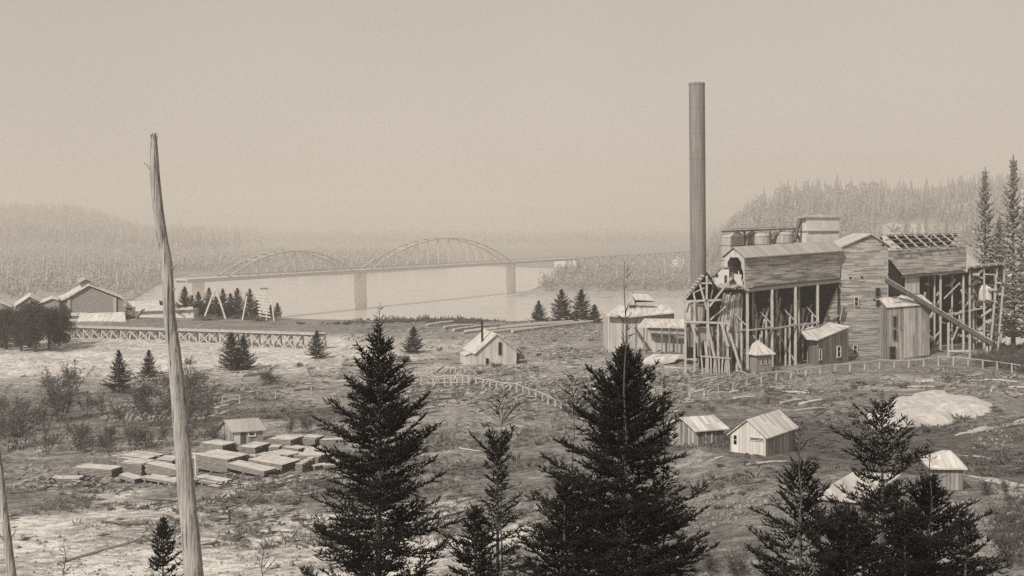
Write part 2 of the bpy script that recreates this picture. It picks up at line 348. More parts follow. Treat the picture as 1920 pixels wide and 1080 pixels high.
# ------------------------------------------------------------------ small architectural helpers
def gable(root, A, B, back, zb, ze, zr, ov=.5, th=.18, wallm='vboards', roofm='roofb', end_overhang=.4, close=True):
    """house whose gable end spans A-B (xy of the two near corners) and which runs back by the vector back"""
    A = np.array([A[0], A[1], 0.]); B = np.array([B[0], B[1], 0.]); v = np.array([back[0], back[1], 0.]); m = (A+B)/2
    z = lambda p, h: np.array([p[0], p[1], h])
    b = MB(); b.prism([z(A, zb), z(B, zb), z(B, ze), z(m, zr), z(A, ze)], v); w = b.build('wall', M[wallm], root)
    r = MB(); s = (B-A)/np.linalg.norm(B-A); vn = v/np.linalg.norm(v); sl = (zr-ze)/(np.linalg.norm(B-A)/2)
    f = -vn*end_overhang; e = v+vn*end_overhang; t = .03
    for sg, P in ((-1, A), (1, B)):
        low = z(P, ze)+s*sg*ov-np.array([0, 0, sl*ov]); top = z(m, zr); r.prism([low+f+(0,0,th+t), top+f+(0,0,th+t+.002*sg), top+e+(0,0,th+t+.002*sg), low+e+(0,0,th+t)], (0, 0, -th))
    rf = r.build('roof', M[roofm], root); return w, rf
def hole(root, a, b, z0, z1, n, name='window', frame='timber', depth=.06, fr=.12, parent=None, panes=True):
    """window or door on a wall: a,b are xy of its two sides, n the outward normal (xy)"""
    a = np.array([a[0], a[1], 0.]); b = np.array([b[0], b[1], 0.]); n = np.array([n[0], n[1], 0.]); n /= np.linalg.norm(n); d = (b-a)/np.linalg.norm(b-a)
    m = MB(); o = n*depth
    z = lambda p, h: np.array([p[0], p[1], h])
    for p in (a, b): m.bar(z(p, z0)+o, z(p, z1)+o, fr, fr*.9)
    m.bar(z(a, z1)+o, z(b, z1)+o, fr*.95, fr, fr/2); m.bar(z(a, z0)+o, z(b, z0)+o, fr*1.1, fr, fr*.6)
    if panes: m.bar(z(a, (z0+z1)/2)+o*.9, z(b, (z0+z1)/2)+o*.9, fr*.5)
    w = m.build(name, M[frame], root)
    g = MB(); g.prism([z(a, z0)+o*.35, z(b, z0)+o*.35, z(b, z1)+o*.35, z(a, z1)+o*.35], -n*.02); sub(g, 'pane', M['glass'], w, root); return w
def wq(px0, px1, py0, py1, Y0, Y1=None):
    """a rectangle on a wall given in photo pixels -> xy,xy,z0,z1"""
    Y1 = Y1 or Y0; a = W(px0, py1, Y0); b = W(px1, py1, Y1); c = W(px0, py0, Y0); return a[:2], b[:2], a[2], c[2]
exec_parts = []
def gpt(px, Y, dz=0.0):
    X = (px-960)/F*Y; return np.array([X, Y, gz1(X, Y)+dz])
def loc_of(px, Y, dz=0): return gpt(px, Y, dz)

# ------------------------------------------------------------------ the ruined mill
def mill():
    R = thing('mill_building', 'tall abandoned timber mill with raised gallery, square tower and half stripped right wing', 'mill', gpt(1620, 240))
    A = W(1396, 483, 213); B = W(1578, 470, 236.5); Al = W(1398, 538, 213); Bl = W(1575, 521, 236.5)
    d = (B-A); d[2] = 0; d /= np.linalg.norm(d); p = np.array([-d[1], d[0], 0])*4.6; pk = W(1382, 466, 214.5)[2]
    # gallery: front and back walls, floor, end gable with its arched opening
    b = MB(); b.prism([Al, Bl, B, A], p*.03); b.prism([Al+p, Bl+p, B+p, A+p], -p*.03); b.build('gallery_wall', M['siding'], R)
    b = MB(); b.prism([Al-(0,0,.02), Bl-(0,0,.02), Bl+p-(0,0,.02), Al+p-(0,0,.02)], (0, 0, -.45)); b.build('gallery_floor', M['timber_dark'], R)
    ra = A+p/2; ra[2] = pk; rb = B+p/2; rb[2] = B[2]+(pk-A[2])
    b = MB(); e = .55
    for sg, w0, w1 in ((0, A-p*.13-(0,0,.3), B-p*.13-(0,0,.3)), (1, A+p*1.13-(0,0,.3), B+p*1.13-(0,0,.3))):
        b.prism([w0-d*e+(0,0,.35), ra-d*e+(0,0,.35+.004*sg), rb+(0,0,.35+.004*sg), w1+(0,0,.35)], (0, 0, -.2))
    b.build('gallery_roof', M['roofgrey'], R)
    b = MB(); h = A[2]; q = -d*.05
    b.prism([A+q, A+p+q, ra+q-(0,0,.02)], -d*.12)
    b.prism([A+q, A+q+p*.14, A+q+p*.14-(0,0,1.9), A+q+p*.05-(0,0,2.7), Al+q+p*.05, Al+q], -d*.12)
    b.prism([A+p+q, A+q+p*.86, A+q+p*.86-(0,0,1.9), A+q+p*.93-(0,0,2.7), Al+q+p*.93, Al+p+q], -d*.12)
    b.prism([A+q+p*.14, A+q+p*.3, A+q+p*.14-(0,0,1.0)], -d*.12); b.prism([A+p*.86+q, A+q+p*.7, A+q+p*.86-(0,0,1.0)], -d*.12)
    b.build('gallery_gable', M['vboards_pale'], R)
    b = MB(); b.prism([Al+p*.55+d*2.2, Al+p*.95+d*2.2, Al+p*.95+d*2.2+(0,0,2.4), Al+p*.55+d*2.2+(0,0,2.2)], d*.1); b.bar(Al+p*.25+d*.8, Al+p*.5+d*.8+(0,0,3), .16); b.bar(Al+p*.45+d*1.6, Al+p*.3+d*1.6+(0,0,2.7), .16); b.build('gallery_partition', M['white'], R)
    # girder under the gallery, posts, ties and braces
    b = MB(); b.bar(Al-d*.3-(0,0,.75), Bl-(0,0,.75), .35, .5); b.bar(Al+p-d*.3-(0,0,.75), Bl+p-(0,0,.75), .35, .5); b.build('girder', M['timber_mid'], R)
    posts = []
    for px, pb in ((1396, 702), (1440, 697), (1484, 690), (1528, 680)):
        t = (px-1396)/182; top = Al+(Bl-Al)*(t+.012); top = top-(0,0,1.0)-p*.02; g = on(top); b = MB(); b.bar(g-(0,0,.3), top, .5); b.build('post', M['timber'], R); posts.append((g, top))
        top2 = top+p*.98; g2 = on(top2); b = MB(); b.bar(g2-(0,0,.3), top2, .45); b.build('post', M['timber'], R)
        for k, (f, hh) in enumerate(((.10, .62), (.22, .48), (.38, .7), (.7, .6))):   # the leftover inner bents
            c = top+p*f-d*(1.3+.75*k); g3 = on(c); b = MB(); b.bar(g3-(0,0,.3), g3+(0,0,(top[2]-g3[2])*hh), .36); b.build('post', M['timber' if k < 2 else 'timber_mid'], R)
    for i, (g, t) in enumerate(posts):
        h = t[2]-g[2]
        b = MB(); b.bar(g+(0,0,h*.52)+p*.05-d*1.8, g+(0,0,h*.52)+p*.05+d*.5, .28, .35)
        if i: b.bar(posts[i-1][0]+(0,0,h*.50)-p*.08, g+(0,0,h*.52)-p*.08, .26, .32)
        b.build('tie_beam', M['timber'], R)
        b = MB(); b.bar(g+(0,0,h*.56), g-d*2.0+p*.3+(0,0,h*.72), .22)
        if i in (1, 2): b.bar(g+(0,0,.5)-p*.02, g-d*3.0+p*.5+(0,0,h*.42), .3)
        if i == 3: b.bar(g+(0,0,.2)-p*.3, g-d*2.2+(0,0,h*.45), .32)
        if i == 2: b.bar(g+(0,0,h*.28), g+d*4.4+p*.1+(0,0,h*.52), .28)
        b.build('brace', M['timber'], R)
    rs = random.Random(5)
    for k in range(46):
        t = rs.uniform(.0,.8); c = Al+(Bl-Al)*t+p*rs.uniform(.05,1.3); g = on(c); h = c[2]-g[2]; z0 = rs.uniform(0,.5)*h; z1 = z0+rs.uniform(.15,.42)*h; a0 = g+(0,0,z0); a1 = g+d*rs.choice((-1,1))*rs.uniform(.5,3.2)+(0,0,min(z1,h*.85))
        b = MB(); b.bar(a0, a1, rs.uniform(.22,.38)); b.build('fallen_prop', M['timber' if k % 3 else 'timber_mid'], R)
    # boarding behind the gallery and its roof, the bin store's shade in its colour
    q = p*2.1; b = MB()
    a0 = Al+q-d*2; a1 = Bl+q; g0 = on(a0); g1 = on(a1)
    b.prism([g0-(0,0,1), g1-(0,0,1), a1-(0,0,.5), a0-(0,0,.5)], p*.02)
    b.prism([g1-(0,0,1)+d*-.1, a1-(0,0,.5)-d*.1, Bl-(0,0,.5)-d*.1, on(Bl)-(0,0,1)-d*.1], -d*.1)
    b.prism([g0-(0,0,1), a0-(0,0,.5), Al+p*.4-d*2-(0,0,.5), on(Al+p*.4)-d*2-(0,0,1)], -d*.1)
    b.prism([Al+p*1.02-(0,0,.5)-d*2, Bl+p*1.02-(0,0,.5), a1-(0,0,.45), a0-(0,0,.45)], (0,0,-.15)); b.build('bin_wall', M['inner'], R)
    b = MB()
    for f in (.32, .6, .82):
        b.bar(g0+(a0-g0)*f-p*.03, g1+(a1-g1)*f-p*.03, .2, .25)
    b.build('waler', M['timber_dark'], R)
    # tower
    def TW(px, py): return W(px, py, 237+(px-1577)*.04)
    T = [TW(1577,463), TW(1632,441), TW(1664,459), TW(1664,672), TW(1600,676), TW(1545,695), TW(1540,612), TW(1577,521)]
    back = np.array([-.9, 9.0, 0]); b = MB(); b.prism([T[0], T[1], T[2], T[3], T[4], T[4]+(-.9,0,0)], (0,.25,0)) if False else b.prism(T, (0, .3, 0))
    b.prism([TW(1577,463), TW(1664,459), TW(1664,672), TW(1577,672)], back) if False else None
    L = TW(1577,463); Rr = TW(1664,459); bl = TW(1577, 676); br = TW(1664, 672)
    b.prism([L+(.02,.31,0), L+(.02,0,0)+back, bl+back+(.02,0,0), bl+(.02,.31,0)], (.2, 0, 0)); b.prism([Rr+(-.02,.31,0), Rr+back+(-.02,0,0), br+back+(-.02,0,0), br+(-.02,.31,0)], (-.2, 0, 0))
    b.prism([L+back, T[1]+back, Rr+back, br+back, bl+back], (0, -.2, 0)); b.build('tower_wall', M['siding'], R)
    b = MB(); pk2 = T[1]+(0,0,.35); el = TW(1571,467)+(0,0,.3); er = TW(1669,463)+(0,0,.3); f = np.array([0,-.5,0])
    b.prism([el+f, pk2+f, pk2+back*1.05, el+back*1.05], (0,0,-.22)); b.prism([er+f, pk2+f+(0,0,.003), pk2+back*1.05+(0,0,.003), er+back*1.05], (0,0,-.22)); b.build('tower_roof', M['roofb'], R)
    Yt = 236.9
    for (x0, x1, y0, y1) in ((1642,1650,540,556), (1643,1650,563,573), (1602,1609,557,574), (1600,1607,647,664)):
        a, c, z0, z1 = wq(x0, x1, y0, y1, Yt+(x0-1577)*.04); hole(R, a, c, z0, z1, (0, -1), frame='white' if x0 < 1610 else 'timber_dark')
    b = MB()
    for x0, y0 in ((1594,523),(1616,522),(1639,564),(1655,462)): c = TW(x0, y0); b.box(c-(0,.05,0), .5, .1, .5)
    b.build('wall_hole', M['soot'], R)
    b = MB(); b.bar(TW(1571,534)-(0,.4,0), TW(1580,552)-(0,.3,0), .3, .15); b.build('loose_plank', M['timber'], R); b = MB(); b.bar(TW(1552,590)-(0,1.2,0), TW(1577,592)-(0,.3,0), .35); b.bar(TW(1577,575)-(0,1,0), TW(1572,600)-(0,1,0), .18); b.build('loose_plank', M['timber'], R)
    b = MB(); b.prism([TW(1572,576)-(0,1.1,0), TW(1583,575)-(0,.9,0), TW(1580,592)-(0,.9,0), TW(1571,594)-(0,1.1,0)], (0,.15,0)); b.build('hatch', M['vboards_dark'], R)
    # right wing: boarded front, roof stripped to rafters and purlins, boarded back slope
    def V(px, py, o=0): return W(px, py, 240+(px-1664)*.075+o)
    b = MB(); b.prism([V(1666,471), V(1811,462), V(1811,506), V(1692,515), V(1666,484)], (0,.3,0)); bk = np.array([0, 10., 0])
    b.prism([V(1811,462)+(0,.32,0), V(1811,462)+bk, V(1811,506)+bk, V(1811,506)+(0,.32,0)], (-.25,0,0)); b.build('wing_wall', M['siding'], R)
    rz = 2.6; r0 = V(1666,471)+(0,5,rz+.6); r1 = V(1811,462)+(0,5,rz)
    b = MB(); b.prism([r0, r1, V(1811,462)+bk, V(1666,471)+bk], (0,0,-.15)); b.build('back_roof', M['inner'], R)  # unlit underside imitated by the near-black colour
    e0 = V(1666,471)+(0,-.3,.2); e1 = V(1811,462)+(0,-.3,.2)
    for k in range(8):
        t = (k+.35)/8.0; b = MB(); b.bar(r0+(r1-r0)*t+(0,0,.25), e0+(e1-e0)*t+np.array([1.6 if k < 7 else 0,0,0]), .22, .3)
        b.build('rafter', M['timber'], R)
    for f in (.02, .34, .66, .97):
        b = MB(); b.bar(r0+(e0-r0)*f+(1.5*f,0,.3), r1+(e1-r1)*f+(.8*f,0,.3), .16, .2); b.build('purlin', M['timber_mid'] if f > .1 else M['timber_dark'], R)
    b = MB(); b.prism([r0+(0,0,.32), r0+(r1-r0)*.05+(0,0,.32), e0+(e1-e0)*.17+(0,0,.1), e0+(-.2,0,.1)], (0,0,-.12)); b.build('wing_roof', M['roofb'], R)
    b = MB(); b.bar(V(1735,448,4), V(1748,430,4), .12); b.bar(V(1748,430,4), V(1742,470,4), .12); b.build('broken_rafter', M['timber'], R)
    # lean-to roof end on the right
    b = MB(); b.prism([V(1812,474), V(1839,496), V(1812,503)], (0,6,0)); b.build('lean_to_end', M['white'], R)
    # under the wing: floor, back wall with shade in its colour, posts, pale board panel
    b = MB(); b.prism([V(1692,516)+(0,0,-.05), V(1811,507)+(0,0,-.05), V(1811,507)+bk+(0,0,-.05), V(1692,516)+bk+(0,0,-.05)], (0,0,-.5)); b.build('wing_floor', M['timber_dark'], R)
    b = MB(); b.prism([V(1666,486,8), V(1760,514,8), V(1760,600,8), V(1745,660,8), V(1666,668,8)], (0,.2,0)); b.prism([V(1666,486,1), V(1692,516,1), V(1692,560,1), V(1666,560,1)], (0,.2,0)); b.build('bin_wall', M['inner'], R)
    b = MB(); b.prism([V(1697,518,1), V(1724,517,1), V(1724,552,1), V(1697,545,1)], (0,.2,0)); b.build('panel', M['vboards_pale'], R)
    rs = random.Random(8)
    for k in range(34):
        x = rs.uniform(1725,1832); y = rs.uniform(520,640); o = rs.uniform(1,7); ln = rs.uniform(8,24); b = MB(); b.bar(V(x,y,o), V(x+rs.uniform(-1,1)*ln*.8, y+rs.uniform(-1,1)*ln, o+.5), rs.uniform(.3,.55)); b.build('fallen_prop', M['timber' if k % 3 else 'timber_mid'], R)
    for px, o in ((1763,1), (1806,1), (1763,7), (1806,8), (1785,4), (1740,6), (1825,3), (1752,2)):
        tp = V(px, 512, o); g = on(tp); b = MB(); b.bar(g-(0,0,.3), tp-(0,0,.5) if px < 1812 else tp+(0,0,.3), .42 if o == 1 else .32); b.build('post', M['timber'] if o < 5 else M['timber_mid'], R)
    for (x0,y0,x1,y1,o,w) in ((1763,590,1806,585,1,.3), (1770,560,1800,530,1,.22), (1806,580,1830,545,2,.25), (1785,640,1806,590,2,.25), (1740,600,1763,560,3,.25), (1790,590,1830,578,3,.3), (1806,545,1840,575,3,.25), (1700,640,1740,600,5,.3), (1746,640,1764,620,1,.25)):
        b = MB(); b.bar(V(x0,y0,o), V(x1,y1,o), w); b.build('brace', M['timber'], R)
mill()

def inclined_chute():
    def V(px, py, o=0): return W(px, py, 233-(px-1663)*.03+o)
    R = thing('inclined_chute', 'long dark inclined chute running down from the tower over the tall board shed', 'chute', gpt(1818, 230))
    a, c = V(1664,522), V(1862,641); dn = np.array([0,0,-1.0])
    b = MB(); b.prism([a, c, c+dn, a+dn], (0,.15,0)); b.prism([a+(0,1.4,0), c+(0,1.4,0), c+(0,1.4,0)+dn, a+(0,1.4,0)+dn], (0,.15,0)); b.prism([a+(0,.16,-.8), c+(0,.16,-.8), c+(0,1.39,-.8), a+(0,1.39,-.8)], (0,0,-.15)); b.build('trough', M['timber_dark'], R)
    b = MB(); b.bar(a+(0,0,.1), c+(0,0,.1), .25, .12); b.build('rail', M['timber'], R)
    for px, py in ((1778, 592), (1818, 616), (1850, 636)):
        for o in (0.1, 1.5):
            t = V(px, py+8, o)-(0,0,.6); g = on(t); b = MB(); b.bar(g-(0,0,.3), t, .38); b.build('post', M['timber'], R)
    b = MB(); b.bar(V(1778,658,.1), V(1818,658,.1), .4); b.build('sill', M['timber'], R)
    b = MB(); b.bar(V(1668,576,.3), V(1690,553,.3), .25); b.bar(V(1690,553,.3), V(1740,570,.3), .2); b.build('brace', M['timber'], R)
inclined_chute()

def tall_shed():
    Y = 231; R = thing('board_shed', 'tall shed of upright weathered boards against the mill tower, with a low pale roof', 'shed', gpt(1703, Y))
    def V(px, py, o=0): return W(px, py, Y+(px-1663)*.02+o)
    b = MB(); b.prism([V(1664,577), V(1743,571), V(1743,666), V(1703,670), V(1664,676)], (0,5,0)); b.build('wall', M['vboards'], R)
    b = MB(); b.prism([V(1661,576)-(0,.4,0), V(1747,569)-(0,.4,0), V(1745,569)+(0,5.3,1.6), V(1664,576)+(0,5.3,1.6)], (0,0,-.15)); b.build('roof', M['roofpale'], R)
    for x0, x1, y0, y1 in ((1675,1681,593,612), (1675,1681,618,637), (1668,1679,650,674)):
        a, c, z0, z1 = wq(x0, x1, y0, y1, Y); hole(R, a, c, z0, z1, (0,-1), frame='timber_dark')
tall_shed()

def lean_to():
    R = thing('lean_to_shed', 'dark board lean-to with a pale sloping roof at the foot of the mill tower', 'shed', gpt(1560, 228)); V = W
    b = MB(); b.prism([V(1534,637,224), V(1591,616,231), V(1591,682,231), V(1534,692,224)], (-1.3,3,0)); b.build('wall', M['vboards_dark'], R)
    b = MB(); b.prism([V(1512,635,223.5), V(1533,637,223.5), V(1594,612,231.5), V(1594,612,231.5)+(-3.5,3.5,.6), V(1512,635,223.5)+(-.6,3,1.6)], (0,0,-.2)); b.build('roof', M['roofpale'], R)
    b = MB(); b.prism([V(1518,640,224.2)+(0,.6,0), V(1533,641,224.2)+(0,.3,0), V(1533,690,224.2)+(0,.3,0), V(1518,690,224.2)+(0,.6,0)], (0,.1,0)); b.build('side_wall', M['vboards_dark'], R)
    def hl(x0,x1,y0,y1,Ya,Yb,f='white'):
        a = V(x0,y1,Ya); c = V(x1,y1,Yb); n = np.array([(c-a)[1], -(c-a)[0]]); hole(R, a[:2], c[:2], a[2], V(x0,y0,Ya)[2], n, frame=f, fr=.18)
    hl(1569,1576,650,670,228.2,229.1); hl(1535.5,1540,655,675,224.1,224.7,'timber')
lean_to()

def hut():
    c = gpt(1421, 214); R = thing('square_hut', 'little square hut with a pale pyramid roof standing under the raised mill gallery', 'hut', c)
    s = 2.15; zt = W(1421,661,214)[2]; b = MB(); ang = .5; b.box(c-(0,0,.4), s*1.75, s*1.75, zt-c[2]+.4, ang); b.build('wall', M['timber_mid'], R)
    pk = np.array([c[0], c[1], W(1421,637,214)[2]]); ca, sa = math.cos(ang), math.sin(ang); q = []
    for i, j in ((-1,-1),(1,-1),(1,1),(-1,1)): q.append(np.array([c[0]+(i*ca-j*sa)*s*1.13, c[1]+(i*sa+j*ca)*s*1.13, zt-.1]))
    b = MB(); b.add(q+[pk, q[0]-(0,0,.15), q[1]-(0,0,.15), q[2]-(0,0,.15), q[3]-(0,0,.15)], [(0,1,4),(1,2,4),(2,3,4),(3,0,4),(5,6,1,0),(6,7,2,1),(7,8,3,2),(8,5,0,3),(8,7,6,5)]); b.build('roof', M['roofpale'], R)
    n = np.array([sa, -ca]); o = c[:2]+n*s*.875; t = np.array([ca, sa])
    for f in (-.45, .75): hole(R, o+t*(f-.35), o+t*(f+.35), c[2]+1.6, c[2]+2.6, n, frame='timber')
hut()

def bin_house():
    """collapsed timber bin house left of the gallery"""
    Y = 211; R = thing('bin_house', 'collapsing bin house with a torn open gable roof at the mill\'s left end', 'bin house', gpt(1325, Y)); V = lambda px, py, o=0: W(px, py, Y+o)
    # roof: two slopes, open gable end, underside shade put into the colour, battens
    b = MB(); b.prism([V(1280,563), V(1321,514), V(1321,514)+(2,9,0), V(1280,563)+(2,9,0)], (0,0,-.12)); b.prism([V(1321,514), V(1350,546), V(1350,546)+(2,9,0), V(1321,514)+(2,9,.01)], (0,0,-.12)); b.build('roof', M['inner'], R)
    for k in range(9):
        f = (k+.5)/9; p = V(1280,563)*(1-f)+V(1321,514)*f; b = MB(); b.bar(p+(0,-.25,-.05), p+(0,3.5,-.15), .12, .34); b.build('batten', M['roofpale'], R)
    b = MB(); b.prism([V(1283,566,8), V(1321,520,8), V(1362,562,8)], (0,.2,0)); b.build('back_gable', M['inner'], R)
    for (x0,y0,x1,y1,o,w,m) in ((1283,565,1360,562,0,.35,'timber'), (1284,603,1366,606,0,.4,'timber'), (1284,610,1366,613,.5,.25,'timber_dark'), (1325,518,1325,565,0,.35,'timber'), (1316,531,1333,531,-.1,.28,'timber'), (1312,533,1325,580,.2,.35,'timber'),
            (1300,549,1304,566,.1,.3,'timber'), (1300,549,1320,540,.3,.2,'timber'), (1338,535,1332,562,1,.25,'timber_mid'), (1325,578,1332,570,.3,.22,'timber_dark'), (1331,600,1360,575,.4,.28,'timber'), (1288,585,1292,570,0,.25,'timber_dark'), (1292,570,1298,568,0,.2,'timber_dark')):
        b = MB(); b.bar(V(x0,y0,o), V(x1,y1,o), w, e=.1); b.build('beam', M[m], R)
    for px, t, w in ((1285,566,.38), (1327,566,.45), (1346,606,.35), (1364,600,.4), (1302,566,.35)):
        g = on(V(px,690,.1)); b = MB(); b.bar(g-(0,0,.3), V(px, t, .1), w); b.build('post', M['timber'], R)
    # tapering chutes hanging from the second floor
    for px, w0, w1, t, bt, m, lean in ((1309,3,2.3,570,603,'tank',0), (1312,1.3,.8,636,668,'tank',0), (1296,1.6,1.2,615,650,'timber_mid',0), (1315,3.2,2.2,613,638,'tank',1), (1326,1.0,1.3,636,668,'tank',1), (1338,2.0,.9,612,668,'timber_mid',2), (1352,2.4,1.8,612,668,'timber_mid',0), (1344,1.6,.6,612,672,'tank',3)):
        a = V(px,t,2.2+lean*.8); c = V(px+lean*2,bt,2.2+lean*.8); b = MB(); b.tube([a, c], [w0/2, w1/2], 12); b.build('chute', M[m], R, smooth_=False)
    b = MB()
    for k, (x0,y0,x1,y1) in enumerate(((1297,608,1307,642), (1326,608,1340,672), (1356,612,1358,640), (1322,640,1325,672), (1368,625,1388,690), (1330,575,1372,520), (1353,608,1365,650))):
        b = MB(); b.bar(V(x0,y0,-1-.1*k), V(x1,y1,-1-.1*k), .45, .3); b.build('prop', M['timber'], R)
    b = MB(); b.prism([V(1287,608,5), V(1368,612,5), V(1368,670,5), V(1287,672,5)], (0,.2,0)); b.build('back_wall', M['inner'], R)  # near-black sheet as the shade inside the bin house
    # upright boards, most still standing
    for k in range(11):
        x = 1357+k*3.2; j = random.uniform(-1.5,1.5); b = MB(); t = V(x+4-abs(k-6)*.4, 548+random.uniform(0,8), .8+.25*k); g = V(x-4+j-max(0,6-k)*1.6, 662-random.uniform(0,60 if k < 5 else 14), .8+.25*k)
        b.bar(g, t, .42, .12); b.build('upright_board', M['timber' if k % 3 else 'timber_mid'], R)
    # platform at gallery level heaped with broken timber
    b = MB(); b.prism([V(1346,541,1), V(1398,538,2.2), V(1398,538,2.2)+(-.5,3.8,0), V(1346,541,1)+(-.5,3.8,0)], (0,0,-.35)); b.prism([V(1352,548,2), V(1394,546,3), V(1390,566,3), V(1356,560,2)], (0,1.2,0)); b.build('platform', M['timber_dark'], R)
    # low crib fence at the foot
    for k in range(11):
        x = 1318+k*5; b = MB(); c = V(x,668+random.uniform(-2,2),-1.5); g = on(c, -.3); b.bar(g, c+(random.uniform(-.4,.4),0,0), .26); b.build('stake', M['timber'], R)
    b = MB(); b.bar(V(1316,668,-1.6), V(1370,672,-1.6), .25); b.build('rail', M['timber'], R)
bin_house()
b = MB()
for k in range(46):
    x = random.uniform(1344,1400); y = 536+random.uniform(-1.2,4)+(x > 1385)*3; a = W(x, y, 212+random.uniform(0,3)); L = random.uniform(.8,2.2); t = random.uniform(-.5,.5); b.bar(a, a+np.array([L*math.cos(t*2), L*math.sin(t*3), L*math.sin(t)*.6]), .16, .1)
_o = W(1370,540,213); tag(b.build('broken_timber_heap', M['timber'], None, _o), 'heap of broken planks lying on the platform before the gallery opening', 'timber heap')
def cabin():
    R = thing('lookout_cabin', 'tiny pale cabin with one dark window wedged beside the gallery opening', 'cabin', W(1354,541,214.5))
    V = lambda px, py, o=0: W(px, py, 214.5+o)
    b = MB(); b.prism([V(1340,541), V(1367,541), V(1367,505), V(1352,505), V(1340,516)], (0,2.6,0)); b.build('wall', M['white'], R)
    b = MB(); b.prism([V(1338,518)-(0,.2,0), V(1351,503)-(0,.2,0), V(1368,503)-(0,.2,0), V(1368,503)+(0,2.8,0), V(1351,503)+(0,2.8,0), V(1338,518)+(0,2.8,0)], (0,0,.15)); b.build('roof', M['timber_mid'], R)
    a, c, z0, z1 = wq(1358,1363,516,531,214.5); hole(R, a, c, z0, z1, (0,-1), frame='timber', fr=.1); a, c, z0, z1 = wq(1341,1346,514,519,214.5); hole(R, a, c, z0, z1, (0,-1), frame='timber_dark', fr=.08)
cabin()

# storage tanks behind the gallery, their walkway, the head house, the smokestack
TKL = ['upright round tank furthest left behind the gallery roof', 'middle one of the three round tanks under the plank walkway', 'round tank nearest the head house behind the gallery roof']
for k, (px, r, top, Y) in enumerate(((1373, 2.6, 446, 247), (1423, 2.6, 444, 250), (1467, 2.6, 441, 253))):
    g = gpt(px, Y); R = thing('storage_tank', TKL[k], 'tank', g, 'round tanks behind the mill gallery'); zt = W(px, top, Y)[2]
    b = MB(); b.tube([g-(0,0,.3), (g[0],g[1],zt)], r, 28, True); b.build('shell', M['tank'], R)
    b = MB(); pts = [(0,0,0)]; b.tube([(g[0],g[1],zt+.02), (g[0],g[1],zt+.5), (g[0],g[1],zt+.9), (g[0],g[1],zt+1.1)], [r*1.01, r*.85, r*.5, .15], 28); b.build('dome', M['tank'], R, smooth_=True)
    b = MB()
    for f in (.2, .4, .6, .8, .93): b.tube([(g[0],g[1],g[2]+(zt-g[2])*f), (g[0],g[1],g[2]+(zt-g[2])*f+.12)], r+.04, 28)
    b.build('hoop', M['timber_dark'], R)
def walkway():
    R = thing('plank_walkway', 'long plank walkway on slanting brackets over the three round tanks', 'walkway', gpt(1430, 247)); V = lambda px, py, o=0: W(px, py, 246+(px-1360)*.05+o)
    b = MB(); b.prism([V(1356,433), V(1497,427), V(1497,427)+(0,2,0), V(1356,433)+(0,2,0)], (0,0,-.35)); b.build('deck', M['timber_dark'], R)
    b = MB(); b.bar(V(1366,430), V(1490,424), .12); b.build('handrail', M['timber_mid'], R)
    for px in (1396, 1444, 1486):
        g = on(V(px, 500)); b = MB(); b.bar(g-(0,0,.2), V(px,431)-(0,0,.3), .4); b.build('post', M['timber_dark'], R)
        for s in (-1, 1):
            b = MB(); pts = [V(px,455), V(px+s*3,444), V(px+s*9,437), V(px+s*17,433)]
            for q0, q1 in zip(pts[:-1], pts[1:]): b.bar(q0-(0,0,.2), q1-(0,0,.2), .5, .5)
            b.build('bracket', M['timber_mid'], R)
walkway()
def head_house():
    Y = 252; R = thing('head_house', 'pale windowless head house with a wide flat hip roof behind the mill', 'head house', gpt(1535, Y)); V = lambda px, py, o=0: W(px, py, Y+o)
    zb = gpt(1535, Y)[2]; P = [V(1497,430), V(1512,430,-2.5), V(1573,428,2)]; P.append(P[0]+P[2]-P[1]); b = MB(); q = [np.array([p[0], p[1], zb-.4]) for p in P]; b.prism(q, (0,0,V(1540,407)[2]-zb+.4)); b.build('wall', M['white'], R)
    zt = V(1540,406.5)[2]; c = sum(P)/4; e = [np.array([*(c+(p-c)*1.2)[:2], zt]) for p in P]; pk = np.array([c[0], c[1], zt+.55])
    b = MB(); b.add(e+[pk]+[x-(0,0,.35) for x in e], [(0,1,4),(1,2,4),(2,3,4),(3,0,4),(5,6,1,0),(6,7,2,1),(7,8,3,2),(8,5,0,3),(8,7,6,5)]); b.build('roof', M['roofgrey'], R)
    b = MB(); z1 = V(1540,434)[2]; b.bar([P[1][0]+.3,P[1][1]-.1,z1],[P[2][0],P[2][1]-.15,z1], .15, .3); b.bar([P[0][0],P[0][1]-.12,z1],[P[1][0],P[1][1]-.12,z1], .15, .3); b.build('ledge', M['timber_mid'], R)
    b = MB(); b.bar(V(1500,412,-1.5), V(1490,452,-4), .6); b.bar(V(1489,430,-2), V(1500,450,-2), .5); b.build('strut', M['timber_dark'], R)
head_house()
def smokestack():
    g = gpt(1310.5, 226); R = thing('smokestack', 'very tall smooth riveted smokestack rising behind the bin house', 'smokestack', g); top = W(1306.5, 156, 226); n = 11
    b = MB(); pts = [g+(top-g)*k/40-(0,0,.2*(k==0)) for k in range(41)]; b.tube(pts, [1.62]*41, 40, False); o = b.build('shell', M['stack'], R, smooth_=True)
    for k in range(1, n): p = g+(top-g)*k/n; b = MB(); b.tube([p, p+(0,0,.12)], 1.645, 40, False); b.build('seam', M['stack'], R, smooth_=False)
    b = MB(); b.tube([top-(0,0,.4), top+(0,0,.02)], 1.68, 40, False); b.tube([top-(0,0,.2), top+(0,0,.03)], [1.5, 1.5], 40, False); b.build('rim', M['stack'], R)
smokestack()

